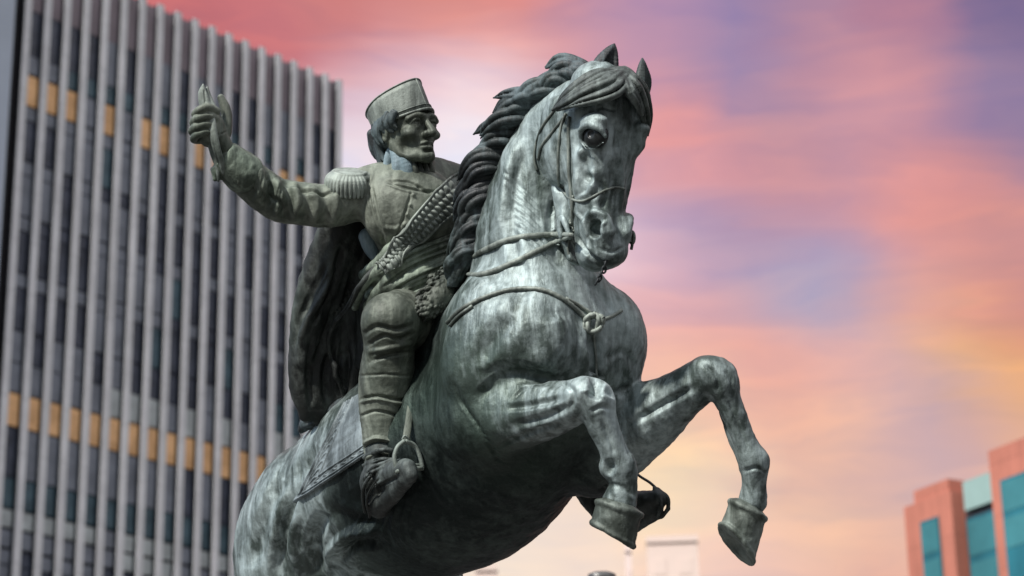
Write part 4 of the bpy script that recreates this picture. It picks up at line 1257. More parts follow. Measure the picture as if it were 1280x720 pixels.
SUN_CAM = nrm((-0.50, 0.80, 0.32))          # towards the sun, in camera axes
SUN = MR @ SUN_CAM
sl = bpy.data.lights.new('sun', 'SUN'); sl.energy = 5.0; sl.angle = R(4); sl.color = (1.0, 0.96, 0.91)
so = bpy.data.objects.new('sun', sl); COL.objects.link(so); so.rotation_euler = Vector(SUN).to_track_quat('Z', 'Y').to_euler(); so.location = (-20, -5, 30)

w = bpy.data.worlds.new("World"); scene.world = w; w.use_nodes = True
nt = w.node_tree; LK = nt.links.new
bg = nt.nodes['Background']; bg.inputs[1].default_value = 1.0
tc = nt.nodes.new('ShaderNodeTexCoord')
gen = tc.outputs['Generated']
# cloud streaks: noise stretched along one axis of the heavens, bending the sky colours and breaking them up
mpn = N(nt, 'ShaderNodeMapping'); mpn.inputs['Rotation'].default_value = (0.1, R(22), 0.1); mpn.inputs['Scale'].default_value = (9, 9, 42); LK(gen, mpn.inputs[0])
wn = N(nt, 'ShaderNodeTexNoise', i_Scale=1.0, i_Detail=4.0, i_Roughness=0.55, i_Distortion=0.5); LK(mpn.outputs[0], wn.inputs['Vector'])
sub = N(nt, 'ShaderNodeVectorMath', operation='SUBTRACT'); LK(wn.outputs['Color'], sub.inputs[0]); sub.inputs[1].default_value = (0.5, 0.5, 0.5)
scl = N(nt, 'ShaderNodeVectorMath', operation='SCALE'); LK(sub.outputs[0], scl.inputs[0]); scl.inputs['Scale'].default_value = 0.032
add = N(nt, 'ShaderNodeVectorMath', operation='ADD'); LK(gen, add.inputs[0]); LK(scl.outputs[0], add.inputs[1])
nn_ = N(nt, 'ShaderNodeVectorMath', operation='NORMALIZE'); LK(add.outputs[0], nn_.inputs[0])
ANCH = [  # pixel of the photograph -> colour of the sky in that direction
 (250,8,202,110,112),(340,40,205,116,120),(430,15,212,122,114),(440,60,208,132,136),(440,100,208,148,162),(540,15,224,134,118),(520,50,220,142,140),(520,90,230,184,194),(600,50,228,146,136),
 (590,100,240,212,224),(560,135,244,232,240),(450,150,234,218,230),(450,200,242,234,244),(560,180,246,240,248),(560,300,240,236,244),(540,110,238,210,222),(600,150,246,240,246),(620,90,238,204,214),(480,120,230,204,218),(650,20,224,132,122),(660,60,224,158,158),(700,50,212,152,164),(740,15,194,138,158),(760,50,206,158,174),
 (640,120,242,220,228),(700,180,238,224,234),(780,330,238,206,218),(800,70,196,150,174),(812,310,222,190,210),(806,400,240,188,182),(790,20,176,136,170),(700,300,238,220,228),
 (811,11,170,138,176),(911,33,148,128,172),(994,28,165,130,160),(1133,17,178,124,148),(1255,22,122,104,144),(833,72,196,146,166),(911,94,156,136,174),(1022,72,196,140,155),(1133,72,192,138,154),(1233,67,146,122,158),
 (833,139,228,156,156),(939,122,162,138,172),(983,111,188,140,160),(1089,125,226,156,158),(1217,128,146,126,164),(856,167,226,150,152),(967,183,200,148,158),(1067,167,196,148,165),(1144,167,200,145,160),(1265,170,150,126,158),
 (833,194,236,156,150),(900,211,234,150,146),(956,228,226,148,146),(956,194,190,145,158),(1050,217,205,148,158),(844,233,206,156,170),(911,250,196,150,168),(994,244,216,148,150),(1133,222,222,148,148),(1217,222,222,145,140),
 (833,267,174,156,190),(883,283,158,150,186),(967,278,184,150,172),(1050,267,216,150,155),(1133,250,234,152,140),(1244,267,226,150,136),(856,311,194,160,186),(939,317,156,153,192),(1022,317,156,156,194),(1067,289,190,150,172),(1133,294,237,155,140),(1244,311,205,145,145),
 (828,344,216,168,184),(883,344,198,164,182),(994,350,162,163,198),(1061,344,162,163,197),(1133,333,222,158,155),(1189,344,222,150,142),(833,383,237,170,164),(939,383,200,168,180),(1033,389,162,163,195),(1111,389,200,160,170),(1217,383,210,145,138),
 (831,401,242,176,164),(903,391,226,165,164),(1088,381,182,160,182),(1160,381,212,158,155),(1260,381,205,140,135),(903,417,240,172,158),(1006,412,215,168,168),(1088,422,205,165,175),(1149,417,246,186,138),(1211,432,255,198,112),(1265,417,215,140,118),
 (954,448,242,170,152),(1057,448,234,175,163),(1119,448,215,172,170),(1180,448,246,184,130),(1242,468,255,190,92),(1273,494,255,180,84),(980,478,240,170,152),(1057,478,238,176,163),(1129,473,202,168,180),(1180,468,215,152,142),(1168,497,168,170,196),(1211,504,170,150,170),(1242,489,228,165,135),
 (995,504,242,180,160),(1088,520,244,190,162),(1160,530,202,170,180),(1226,525,186,158,174),(1265,525,228,176,152),(1005,530,252,196,158),(1067,545,248,194,158),(1129,556,242,180,154),(1201,556,226,178,164),
 (1005,571,226,178,164),(1088,576,186,160,174),(1149,581,174,163,184),(1180,591,205,170,172),(1005,607,226,175,163),(1088,607,215,170,165),(1118,638,242,192,163),(995,643,248,204,168),(1057,648,251,206,168),(1005,689,242,190,168),(1088,689,237,175,155),
 (846,480,250,196,166),(900,520,248,196,168),(846,576,254,217,173),(846,617,254,227,190),(920,600,250,212,182),(880,700,240,204,190),(720,700,244,220,204),(640,710,246,226,208),(950,700,238,196,182)]
def azel(d): return math.atan2(d[0], d[1]), math.asin(max(-1, min(1, d[2])))
AD = np.array([nrm(ray_dir(u, v)) for u, v, *_ in ANCH]); AC = np.array([L3(*c[2:]) for c in ANCH])
def dusk(az, el):
    """colour of the dusk clouds in a direction of the sky, blended from the list above"""
    d = np.array([math.sin(az) * math.cos(el), math.cos(az) * math.cos(el), math.sin(el)])
    w_ = np.exp(6500 * (AD @ d - 1)) + 1e-12 * np.exp(300 * (AD @ d - 1))
    c = (w_[:, None] * AC).sum(0) / w_.sum()
    g = c @ np.array([.3, .6, .1])
    return tuple(c * 0.95 + g * 0.05)
AZ0, AZ1, EL0, EL1, NR, NS = R(-14.5), R(14.5), R(10.5), R(29.5), 26, 32
sx = N(nt, 'ShaderNodeSeparateXYZ'); LK(nn_.outputs[0], sx.inputs[0])
at2 = N(nt, 'ShaderNodeMath', operation='ARCTAN2'); LK(sx.outputs[0], at2.inputs[0]); LK(sx.outputs[1], at2.inputs[1])
asn = N(nt, 'ShaderNodeMath', operation='ARCSINE'); LK(sx.outputs[2], asn.inputs[0])
ta = N(nt, 'ShaderNodeMapRange', i_1=AZ0, i_2=AZ1); LK(at2.outputs[0], ta.inputs[0])
cur = None
for i in range(NR):
    el = EL0 + (EL1 - EL0) * i / (NR - 1)
    rp = ramp(nt, [(j / (NS - 1), dusk(AZ0 + (AZ1 - AZ0) * j / (NS - 1), el)) for j in range(NS)]); LK(ta.outputs[0], rp.inputs[0])
    if cur is None: cur = rp.outputs[0]
    else:
        h = (EL1 - EL0) / (NR - 1)
        f_ = N(nt, 'ShaderNodeMapRange', i_1=el - h, i_2=el); LK(asn.outputs[0], f_.inputs[0])
        cur = mixc(nt, f_.outputs[0], cur, rp.outputs[0])
# the rest of the dome: bright cool cloud high to the left where the light comes from, an added bright patch behind right to light the tower, darkened sky behind the viewer
acc = None; wsum = None
for d, k, amp, col in [((-0.75, 0.62, 0.2), 7, 2.4, (0.95, 1.2, 1.5)), ((-1, 0.3, -0.2), 7, 0.8, (0.7, 0.85, 1.15)), ((-0.1, 1, 0.3), 7, 2.2, (1.1, 1.18, 1.28)), ((0.1, 0.3, 1), 4, 1.4, (0.05, 0.06, 0.07)),
                       ((1, 0.1, 0.3), 4, 1.0, (0.12, 0.115, 0.13)), (tuple(MR.T @ nrm((0.65, -0.5, 0.52))), 9, 2.4, (1.35, 1.3, 1.38)), ((0, 0.1, -1), 8, 1.5, (0.62, 0.42, 0.42)), ((0, -1, 0.3), 3, 0.5, (0.05, 0.05, 0.05))]:
    c = MR @ nrm(d) * k
    dot = N(nt, 'ShaderNodeVectorMath', operation='DOT_PRODUCT'); LK(nn_.outputs[0], dot.inputs[0]); dot.inputs[1].default_value = tuple(c)
    ma = N(nt, 'ShaderNodeMath', operation='ADD', i_1=-k + math.log(amp)); LK(dot.outputs['Value'], ma.inputs[0])
    ex = N(nt, 'ShaderNodeMath', operation='EXPONENT'); LK(ma.outputs[0], ex.inputs[0])
    va = N(nt, 'ShaderNodeVectorMath', operation='MULTIPLY_ADD'); LK(ex.outputs[0], va.inputs[0]); va.inputs[1].default_value = col
    if acc is None: va.inputs[2].default_value = (0, 0, 0); wsum = ex.outputs[0]
    else:
        LK(acc, va.inputs[2]); b_ = N(nt, 'ShaderNodeMath', operation='ADD'); LK(wsum, b_.inputs[0]); LK(ex.outputs[0], b_.inputs[1]); wsum = b_.outputs[0]
    acc = va.outputs[0]
dv = N(nt, 'ShaderNodeMath', operation='DIVIDE'); dv.inputs[0].default_value = 1; LK(wsum, dv.inputs[1])
dome = N(nt, 'ShaderNodeVectorMath', operation='SCALE'); LK(acc, dome.inputs[0]); LK(dv.outputs[0], dome.inputs['Scale'])
# added dimming of the low sky away from the sunset, cutting fill under the belly
fh = N(nt, 'ShaderNodeMapRange', i_1=R(2), i_2=R(32), i_3=0.10, i_4=1.0, interpolation_type='SMOOTHSTEP'); LK(asn.outputs[0], fh.inputs[0])
dome2 = N(nt, 'ShaderNodeVectorMath', operation='SCALE'); LK(dome.outputs[0], dome2.inputs[0]); LK(fh.outputs[0], dome2.inputs['Scale']); dome = dome2
aa = N(nt, 'ShaderNodeMath', operation='ABSOLUTE'); LK(at2.outputs[0], aa.inputs[0])
fa = N(nt, 'ShaderNodeMapRange', i_1=R(14.5), i_2=R(27), i_3=1.0, i_4=0.0, interpolation_type='SMOOTHSTEP'); LK(aa.outputs[0], fa.inputs[0])
fe = N(nt, 'ShaderNodeMapRange', i_1=R(29.5), i_2=R(44), i_3=1.0, i_4=0.0, interpolation_type='SMOOTHSTEP'); LK(asn.outputs[0], fe.inputs[0])
fm = N(nt, 'ShaderNodeMath', operation='MULTIPLY'); LK(fa.outputs[0], fm.inputs[0]); LK(fe.outputs[0], fm.inputs[1])
class _O: pass
cl = _O(); cl.outputs = [mixc(nt, fm.outputs[0], dome.outputs[0], cur)]
# fine wisps
mp3 = N(nt, 'ShaderNodeMapping'); mp3.inputs['Rotation'].default_value = (0.0, R(-17), 0.0); mp3.inputs['Scale'].default_value = (10, 10, 62); LK(nn_.outputs[0], mp3.inputs[0])
n3 = N(nt, 'ShaderNodeTexNoise', i_Scale=1.0, i_Detail=6.0, i_Roughness=0.6, i_Distortion=0.7); LK(mp3.outputs[0], n3.inputs['Vector'])
mr3 = N(nt, 'ShaderNodeMapRange', i_1=0.3, i_2=0.7); LK(n3.outputs[0], mr3.inputs[0])
wt = mixc(nt, mr3.outputs[0], (0.845, 0.90, 0.99), (1.12, 1.07, 0.985))
c2 = N(nt, 'ShaderNodeVectorMath', operation='MULTIPLY'); LK(cl.outputs[0], c2.inputs[0]); LK(wt, c2.inputs[1])
sky = N(nt, 'ShaderNodeTexSky', sky_type='NISHITA'); sky.sun_disc = False
sky.sun_elevation = math.asin(SUN[2]); sky.sun_rotation = math.atan2(SUN[0], SUN[1])
s4 = N(nt, 'ShaderNodeVectorMath', operation='SCALE'); LK(sky.outputs[0], s4.inputs[0]); s4.inputs['Scale'].default_value = 0.004
c3 = N(nt, 'ShaderNodeVectorMath', operation='ADD'); LK(c2.outputs[0], c3.inputs[0]); LK(s4.outputs[0], c3.inputs[1])
LK(c3.outputs[0], bg.inputs[0])
w.cycles.sampling_method = 'MANUAL'; w.cycles.sample_map_resolution = 512
scene.view_settings.view_transform = 'Standard'; scene.view_settings.look = 'None'; scene.view_settings.exposure = 0.0; scene.view_settings.gamma = 1.0

# ---------------------------------------------------------------- ground
ROOT_LOC = tuple(to_world(P(500, 1075, -150))[0])
def sheet(name, x0, x1, y0, y1, z, mat):
    me = mesh_from(name, [(x0, y0, z), (x1, y0, z), (x1, y1, z), (x0, y1, z)], [(0, 1, 2, 3)], mat, smooth=False)
    o = bpy.data.objects.new(name, me); COL.objects.link(o); return tag(o, kind='structure')
M['ground'] = plain('ground_dust', (0.05, 0.048, 0.046), 0.9, scale=0.3, noise=0.3)
M['asphalt'] = plain('asphalt', (0.05, 0.05, 0.052), 0.85, scale=8, noise=0.3, bump=0.3)
M['paving'] = plain('paving', (0.06, 0.058, 0.055), 0.8, scale=3, noise=0.3, bump=0.3)
M['paint'] = plain('road_paint', (0.7, 0.7, 0.68), 0.6, scale=5)
sheet('ground', -2500, 2500, -1500, 3500, -0.16, M['ground'])
sheet('road', -300, 300, 26, 40, -0.13, M['asphalt'])
mb = MB(); mb.box(-40, 40, -12, 25.5, -0.15, 0.0)
tag(mb.build('pavement', M['paving'], bevel=0.02), kind='structure')
mb = MB(); mb.box(-40, 40, 25.5, 25.8, -0.15, 0.02); tag(mb.build('kerb', M['paving'], bevel=0.02), kind='structure')
mb = MB()
for i in range(-40, 40): mb.box(i * 6, i * 6 + 3, 32.9, 33.05, -0.126, -0.124)
tag(mb.build('road_marking', M['paint']), kind='structure')

# ---------------------------------------------------------------- towers: planes solved from directions and distances
def hdir(az): return np.array([math.sin(az), math.cos(az), 0.0])
def hit(u, v, p0, n):
    d = ray_dir(u, v); o = np.array(CAM)
    return o + d * (((np.array(p0) - o) @ n) / (d @ n))
def horiz_from_vp(u, v=1415):
    d = ray_dir(u, v); return nrm(np.array([d[0], d[1], 0]))

M['fin'] = plain('fin_cladding', (0.86, 0.86, 0.86), 0.55, scale=0.4, noise=0.14, joint=3.6)
M['shaded_fin_side'] = plain('shaded_fin_side', (0.018, 0.017, 0.02), 0.5, scale=0.5)  # near-black colour stands in for shade on the fin sides
M['parapet'] = plain('parapet_metal', (0.27, 0.22, 0.24), 0.6, scale=0.3, noise=0.2)
M['pier'] = plain('corner_pier', (0.46, 0.52, 0.60), 0.5, scale=0.1, noise=0.1)
M['g_dark'] = plain('glass_dark', (0.075, 0.085, 0.115), 0.25, scale=0.6, noise=0.5)
M['g_grey'] = plain('glass_grey', (0.24, 0.26, 0.30), 0.3, scale=0.6, noise=0.3)
M['g_teal'] = plain('glass_teal', (0.09, 0.15, 0.18), 0.25, scale=0.6, noise=0.4)
M['g_pale'] = plain('spandrel_pale', (0.52, 0.56, 0.55), 0.4, scale=0.6, noise=0.3)
M['g_orange'] = plain('blind_amber', (0.74, 0.44, 0.24), 0.6, scale=0.5, noise=0.45)
_b = M['g_orange'].node_tree.nodes['Principled BSDF']; _b.inputs['Emission Color'].default_value = (1.0, 0.50, 0.16, 1); _b.inputs['Emission Strength'].default_value = 0.10   # lit rooms behind amber blinds

def left_tower():
    D1 = horiz_from_vp(3450)                     # along the facade, receding to the right
    nf = np.array([D1[1], -D1[0], 0])            # outward normal, towards the viewer
    d = ray_dir(420, 104); A = np.array(CAM) + d * (165 / math.hypot(d[0], d[1]))
    zt = A[2]
    s_of = lambda u, v: (hit(u, v, A, nf) - A) @ D1
    z_of = lambda u, v: hit(u, v, A, nf)[2]
    s0 = s_of(404, 140); sp = (s_of(404, 140) - s_of(303, 132)) / 5
    s_left = s_of(20, 40)
    n = int(round((s0 - s_left) / sp))
    root = empty('office_tower', (float(A[0]), float(A[1]), 0), 'tall grey office tower with pale vertical fins and amber bands at left', 'office tower')
    rl = root.location
    def Wp(s, out, z): return A * np.array([1, 1, 0]) + D1 * s + nf * out + np.array([0, 0, z])
    def bx(mb, s1, s2, o1, o2, z1, z2): mb.quadbox(Wp(s1, o1, z1), D1 * (s2 - s1), nf * (o2 - o1), (0, 0, z2 - z1))
    W = s0 - n * sp; q_ = 0.16 * sp
    
    mb = MB(); bx(mb, W - 9, s0 + 0.9 * sp, -38, -q_ - .05, 0, zt - 0.6); mb.build('wall', M['shaded_fin_side'], root, loc=rl)
    # parapet strips between the fins, recessed
    zp = z_of(200, 76)
    mb = MB(); bx(mb, W, s0 + 0.88 * sp, -q_, -0.04 * sp, zp, zt + 0.05); mb.build('parapet', M['parapet'], root, loc=rl)
    rnd = random.Random(4)
    rows = []   # storeys: list of (z1, z2, kind)
    zs = {k: z_of(200, k) for k in (76, 118, 148, 158, 192)}
    bands = [(z_of(200, 76), z_of(200, 130), 'd'), (z_of(200, 131), z_of(200, 152), 'gt'), (z_of(200, 155), z_of(200, 190), 'o')]
    z = z_of(200, 193); fl = 4.0
    zo1, zo2 = z_of(200, 538), z_of(200, 576)
    while z > zo1 + 4.5:
        bands.append((z, z - 0.9, 'g')); bands.append((z - 1.0, z - fl + 0.15, 'm')); z -= fl
    bands.append((z, zo1 + 2.2, 'm')); bands.append((zo1 + 2.1, zo1 + 0.15, 'p')); bands.append((zo1, zo2, 'o2'))
    bands.append((zo2 - 0.15, zo2 - 3.4, 'g')); bands.append((zo2 - 3.5, zo2 - 5.4, 't')); bands.append((zo2 - 5.6, zo2 - 6.7, 'p2')); bands.append((zo2 - 6.9, zo2 - 8.0, 'p2'))
    z = zo2 - 8.2
    while z > 5: bands.append((z, z - 0.9, 'g')); bands.append((z - 1.0, z - fl + 0.15, 'm')); z -= fl
    mats = ['g_dark', 'g_grey', 'g_teal', 'g_pale', 'g_orange']
    for i in range(-1, n):
        sa, sb = s0 - (i + 1) * sp, s0 - i * sp
        if i == -1: sb = s0 + 0.85 * sp
        V, F, mi = [], [], []
        for (z1, z2, kd) in bands:
            a = sa + 0.158 * sp; b = sb - 0.16 * sp
            r = rnd.random()
            if kd == 'd': m = 0 if r < .7 else 1
            elif kd == 'gt': m = 1 if r < .5 else 2
            elif kd == 'o': m = 4 if r < .8 else 1
            elif kd == 'o2': m = 4
            elif kd == 'g': m = 1 if r < .75 else 0
            elif kd == 'p': m = 3 if (r < .6 and i < n - 5) else 1
            elif kd == 'p2': m = 3 if r < .6 else 1
            elif kd == 't': m = 2
            else: m = 0 if r < .5 else (1 if r < .93 else 2)
            k = len(V)
            dep = (-0.09 if m in (0, 2) else -0.06) * sp
            V += [Wp(a, dep, z2), Wp(b, dep, z2), Wp(b, dep, z1), Wp(a, dep, z1), Wp(a, -q_, z2), Wp(b, -q_, z2), Wp(b, -q_, z1), Wp(a, -q_, z1)]
            for f in [(0, 1, 2, 3), (0, 4, 5, 1), (3, 2, 6, 7), (0, 3, 7, 4), (1, 5, 6, 2)]: F.append(tuple(k + q for q in f)); mi.append(m)
        me = mesh_from('window_strip', np.array(V) - np.array(rl), F, None, smooth=False)
        for m in mats: me.materials.append(M[m])
        me.polygons.foreach_set('material_index', mi)
        o = bpy.data.objects.new('window_strip', me); COL.objects.link(o); o.parent = root
        # fin: pale front plate on a blade coloured dark as its shaded side
    for i in range(-1, n + 1):
        s = s0 - i * sp
        if i == -1: s = s0 + 0.9 * sp
        jig = 0.0
        mb = MB(); bx(mb, s - 0.17 * sp, s + 0.17 * sp, 0.14 * sp, 0.18 * sp, 1, zt + 0.25)
        o = mb.build('fin', M['fin'], root, loc=rl)
        mb = MB(); bx(mb, s - 0.155 * sp, s + 0.155 * sp, -q_, 0.14 * sp, 1, zt + 0.2); mb.build('blade', M['shaded_fin_side'] , o, loc=rl)
    mb = MB(); bx(mb, W - 9, W - 0.75 * sp, -q_, 0.3 * sp, 0, zt + 0.5)
    o = mb.build('corner_pier', M['pier'], root, loc=rl)
    return root
left_tower()

M['brick'] = plain('terracotta', (0.50, 0.175, 0.12), 0.8, scale=0.15, noise=0.16, joint=4.2)
M['brick_d'] = plain('terracotta_dull', (0.30, 0.16, 0.12), 0.8, scale=0.15, noise=0.16)
M['teal'] = plain('teal_glass', (0.02, 0.13, 0.165), 0.18, scale=0.12, noise=0.45)
M['teal2'] = plain('teal_glass_pale', (0.045, 0.18, 0.20), 0.2, scale=0.12, noise=0.3)
M['aqua'] = plain('aqua_panel', (0.28, 0.40, 0.37), 0.5, scale=0.2, noise=0.12)
M['slot'] = plain('dark_joint', (0.03, 0.035, 0.045), 0.5)
def right_block():
    D2 = horiz_from_vp(-1030)                    # receding to the left
    nf = np.array([-D2[1], D2[0], 0]) * -1
    if nf @ np.array([0, 1, 0]) > 0: nf = -nf
    d = ray_dir(1135, 660); A = np.array(CAM) + d * (190 / math.hypot(d[0], d[1]))
    H = lambda u, v: hit(u, v, A, nf)
    s_of = lambda u, v: (H(u, v) - A) @ D2
    z_of = lambda u, v: H(u, v)[2]
    root = empty('brick_office_building', (float(A[0]), float(A[1]), 0), 'terracotta office building with teal glass strips at lower right', 'office building')
    rl = root.location
    def Wp(s, out, z): return A * np.array([1, 1, 0]) + D2 * s + nf * out + np.array([0, 0, z])
    def bx(mb, s1, s2, o1, o2, z1, z2): mb.quadbox(Wp(s1, o1, z1), D2 * (s2 - s1), nf * (o2 - o1), (0, 0, z2 - z1))
    sA1, sA2 = s_of(1130, 640), s_of(1190, 640)
    zA = z_of(1165, 603)
    mb = MB(); bx(mb, sA1, sA2, -25, 0, 0, zA - 1.2); bx(mb, s_of(1139, 640), s_of(1183, 640), -20, -0.4, zA - 1.2, zA); mb.build('wall', M['brick'], root, loc=rl)
    w1, w2 = s_of(1151, 650), s_of(1174, 650); zw = z_of(1160, 650)
    def window(s1, s2, z1, z2, o, rows, mat='teal'):
        mb = MB(); bx(mb, s1, s2, o - 0.3, o + 0.12, z1, z2); fr = mb.build('window', M[mat], root, loc=rl)
        for i in range(rows):
            a = z1 + (z2 - z1) * (i + .1) / rows; b = z1 + (z2 - z1) * (i + .92) / rows
            if i % 3 != rows % 3:
                mb = MB(); bx(mb, s1 + (s2 - s1) * .04, s2 - (s2 - s1) * .04, o + 0.12, o + 0.16, a, b); mb.build('pane', M['teal2'], fr, loc=rl)
    window(w1, w2, 20, zw, 0, 9)
    sS = s_of(1200, 640); mb = MB(); bx(mb, sA2, sS, -25, -1.4, 0, zA - 2.2); mb.build('joint', M['slot'], root, loc=rl)
    sC2 = s_of(1246, 620)
    zc1, zc2 = z_of(1222, 594), z_of(1222, 630)
    mb = MB(); bx(mb, sS, sC2, -25, -0.9, 0, zc1); mb.build('bay', M['slot'], root, loc=rl)
    mb = MB(); bx(mb, sS, sC2, -0.9, -0.5, zc2, zc1 + 0.1); mb.build('panel', M['aqua'], root, loc=rl)
    window(sS + 0.3, sC2 - 0.2, 20, zc2 - 0.6, -0.9, 8)
    zd = z_of(1222, 561); mb = MB(); bx(mb, s_of(1203, 600), sC2, -24, -4, zc1 - 4, zd + 1.0); mb.build('penthouse', M['brick_d'], root, loc=rl)
    zB = z_of(1262, 557); mb = MB(); bx(mb, sC2, s_of(1345, 620), -25, 0.5, 0, zB); mb.build('wall', M['brick'], root, loc=rl)
    wB = s_of(1259, 620)
    window(wB, s_of(1300, 620), 20, z_of(1268, 598), 0.5, 10)
    return root
right_block()

# pale far buildings low in the middle of the picture
M['far1'] = plain('hazed_far_wall', (0.70, 0.56, 0.49), 0.9, scale=0.05, noise=0.05)  # distance haze mixed into the wall colour
M['far2'] = plain('hazed_far_wall_light', (0.74, 0.60, 0.55), 0.9, scale=0.05, noise=0.05)  # same painted haze, a little lighter
def far_building(name, label, u0, u1, v, dist, depth, mat, trim):
    a = ray_dir(u0, v); b = ray_dir(u1, v); o = np.array(CAM)
    pa = o + a * (dist / math.hypot(a[0], a[1])); pb = o + b * (dist * 1.0 / math.hypot(b[0], b[1]))
    root = empty(name, (float(pa[0]), float(pa[1]), 0), label, 'building')
    z = pa[2]; dx = pb - pa; dx[2] = 0; dy = nrm(np.array([-dx[1], dx[0], 0])) * depth
    base = pa * np.array([1, 1, 0])
    mb = MB(); mb.quadbox(base, dx, dy, (0, 0, z)); mb.build('wall', mat, root, loc=root.location)
    mb = MB(); mb.quadbox(base - dy / depth * .4 - dx * .01 + np.array([0, 0, z]), dx * 1.02, dy * 1.02, (0, 0, 1.2)); mb.build('roof', trim, root, loc=root.location)
    L = np.linalg.norm(dx); n = max(2, int(L / 5)); W_ = 0
    for i in range(n):
        for k in range(1, 4):
            if W_ >= 24: break
            zz = z - 6 * k
            mb = MB(); mb.quadbox(base + dx * ((i + .25) / n) + np.array([0, 0, zz]) - dy / depth * .1, dx * (.5 / n), dy / depth * .3, (0, 0, 3)); mb.build('window', trim, root, loc=root.location); W_ += 1
far_building('far_office_block', 'pale hazy flat-roofed block low behind the raised hoof', 808, 872, 679, 420, 30, M['far1'], M['far1'])
far_building('slender_far_tower', 'slender pale mauve tower beside the hazy block', 781, 789, 690, 380, 6, M['far2'], M['far2'])
far_building('small_far_block', 'small pale block just showing under the horse belly', 594, 622, 714, 400, 20, M['far1'], M['far1'])

# street lamp whose head just shows at the bottom edge
def street_lamp():
    d = ray_dir(752, 716); p = np.array(CAM) + d * (22 / math.hypot(d[0], d[1]))
    root = empty('street_lamp', (float(p[0]), float(p[1]), 0), 'street lamp with flat grey head at the bottom edge', 'street lamp')
    z = float(p[2])
    m = plain('lamp_metal', (0.12, 0.115, 0.11), 0.4, metal=0.6, scale=20, noise=0.4)
    bm = []
    def ringpoly(lv):
        V, F = [], []
        n = 16
        for (rx, ry, zz) in lv:
            for i in range(n):
                a = 2 * math.pi * i / n
                q = 0.8
                c_, s_ = math.cos(a), math.sin(a)
                V.append((rx * math.copysign(abs(c_) ** q, c_), ry * math.copysign(abs(s_) ** q, s_), zz))
        for r in range(len(lv) - 1):
            for i in range(n): F.append((r * n + i, r * n + (i + 1) % n, (r + 1) * n + (i + 1) % n, (r + 1) * n + i))
        for st_, fl in ((0, True), ((len(lv) - 1) * n, False)):
            c = len(V); V.append((0, 0, lv[0][2] if fl else lv[-1][2]))
            for i in range(0, n, 2):
                q = (c, st_ + i, st_ + (i + 1) % n, st_ + (i + 2) % n); F.append(q[::-1] if fl else q)
        return V, F
    for nm, lv in (('lamp_head', [(0.12, 0.12, z - 0.14), (0.14, 0.13, z - 0.05), (0.135, 0.12, z - 0.02), (0.09, 0.08, z)]), ('post', [(0.09, 0.09, 0), (0.07, 0.07, 0.6), (0.045, 0.045, 0.7), (0.035, 0.035, z - 0.14)])):
        V, F = ringpoly(lv); o = bpy.data.objects.new(nm, mesh_from(nm, V, F, m)); COL.objects.link(o); o.parent = root
street_lamp()
# ---------------------------------------------------------------- the monument
st = empty('equestrian_statue', ROOT_LOC, 'weathered green bronze statue of a uniformed rider on a rearing horse', 'statue')
def so_(n, vf, m, parent=None, label=None): return sculpt_obj(n, vf[0], vf[1], M[m], parent or st, label)
HV, HF = carve_horse(*horse_body())
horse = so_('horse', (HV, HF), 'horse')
for a in ([(774, 634, 262), (765, 671, 262), 26, 26, (0.9, -.1, .5), (-.3, -.95, .1), (-.5, -.86, .05)], [(935, 636, 179), (920, 682, 178), 22, 25, (0.7, -.3, .5), (-.45, -.85, .1), (-.72, -.62, .3)],
          [(420, 1052, -130), (426, 1075, -120), 27, 33, (0.6, 0, .8), (0, -1, 0), tuple(MR.T @ np.array([0, 0, -1.0]))], [(540, 1050, -156), (546, 1073, -146), 27, 33, (0.6, 0, .8), (0, -1, 0), tuple(MR.T @ np.array([0, 0, -1.0]))]):
    so_('hoof', hoof_mesh(*a), 'hoof', horse)
so_('eye', horse_eye(-1), 'eye', horse)
so_('mane', horse_mane(), 'horse_dark', horse)
so_('forelock', horse_forelock(), 'forelock', horse)
so_('ear', ear((752, 100, 178), (758, 80, 180), (768, 55, 176), 17, (1, .1, -.2), (.5, 0, .85)), 'horse_dark', horse)
so_('ear', ear((800, 118, 150), (804, 98, 148), (803, 73, 144), 13, (.75, 0, -.6), (.9, 0, .4)), 'horse_dark', horse)
def horse_tail():
    f = Field((-420, -770, -430), (-150, -240, -150), 2.2)
    for j in range(6):
        o = 6 * math.cos(j); p = 6 * math.sin(j)
        f.chain([(345 + o, 690 + p, -300, 14), (318 + o, 760, -345 + p, 22), (318 + o * 2, 860, -350 + p, 24), (338 + o * 2, 960, -320 + p, 20), (365 + o, 1060, -280 + p, 8)], k=2)
    return f.mesh(smooth=1)
so_('tail', horse_tail(), 'horse_dark', horse)
RV, RF = carve_rider(*rider_body())
rider = so_('rider', (RV, RF), 'skin')
skirt = coat_skirt()
so_('hand', rider_hand(), 'skin', rider); so_('folded_paper', held_paper(), 'trim', rider); so_('sleeve_cuff', sleeve_cuff(), 'cloth', rider)
so_('hair', rider_hair(), 'horse_dark', rider)
h1, h2 = rider_hat(); so_('hat', h1, 'trim', rider); so_('hat_band', h2, 'trim', rider)
so_('collar', rider_collar(), 'blue', rider); so_('neckcloth', rider_stock(), 'tassel', rider); so_('coat_collar', coat_collar(), 'trim', rider)
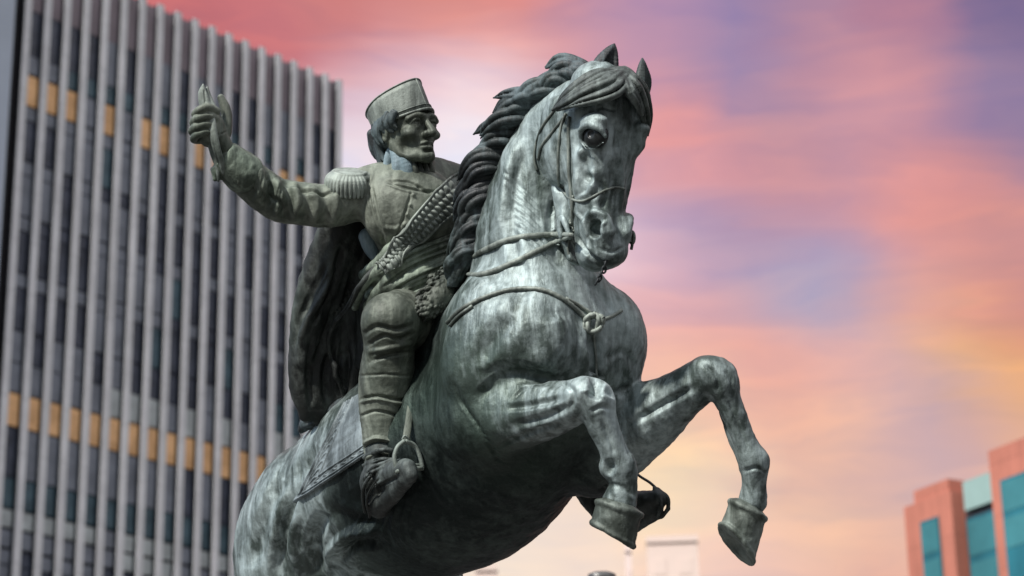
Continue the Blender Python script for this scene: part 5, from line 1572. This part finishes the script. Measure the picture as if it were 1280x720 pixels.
so_('epaulette', epaulette((437, 221, -4), (-0.97, 0, 0.2), 28), 'trim', rider); so_('epaulette', epaulette((598, 230, -86), (0.9, 0, -0.42)), 'trim', rider)
so_('boot', rider_boot(), 'boot_dark', rider); so_('boot', far_boot(), 'boot_dark', rider)
so_('stirrup_leather', tube(resample(np.array([P(780, 574, -40), P(797, 593, -20), P(812, 603, 0), P(822, 612, 10)]), 5), 1.8, 8), 'boot_dark', st)
so_('coat_lining', coat_lining(), 'blue', rider)
so_('rolled_cloak', rolled_cloak(), 'horse_dark', st)
so_('coat', skirt, 'cloth', rider); so_('cape', cape(), 'cape', rider)
bh = bvh_of((HV, HF)); br = bvh_of((RV, RF), skirt)
so_('sash', sash(br), 'trim', rider); so_('tassel', tassel(), 'tassel', rider)
so_('saddlecloth', saddlecloth(bh), 'saddle', st)
so_('stirrup', stirrup((506, 553, 120)), 'hoof', st)
so_('stirrup_leather', tube(resample(np.array([P(522, 462, 45), P(515, 500, 75), P(507, 553, 118)]), 5), 2.6, 10, flat=(1.8, .6)), 'tassel', st)
so_('bridle', bridle(bh), 'trim', horse); so_('bit', bit(bh), 'trim', horse); so_('bit', far_bit(bh), 'trim', horse); so_('curb_chain', curb_chain(), 'horse_dark', horse)
so_('reins', reins(bh), 'trim', horse); so_('breast_cord', breast_cord(bh), 'trim', horse); so_('cord_knot', cord_knot(bh), 'trim', horse)

# plinth below the picture
mp_ = plain('granite', (0.22, 0.21, 0.20), 0.6, scale=6, noise=0.35, bump=0.2)
zt = ROOT_LOC[2]
pl = empty('stone_plinth', (ROOT_LOC[0], ROOT_LOC[1], 0), 'tall granite plinth that carries the bronze horse and rider', 'plinth')
for nm, hx, hy, z0, z1 in (('base', 1.5, 1.9, 0.0, 0.5), ('shaft', 1.05, 1.45, 0.5, zt - 0.3), ('cap', 1.25, 1.65, zt - 0.3, zt)):
    mb = MB(); mb.box(-hx, hx, -hy, hy, z0, z1); o = mb.build(nm, mp_, pl, bevel=0.03)
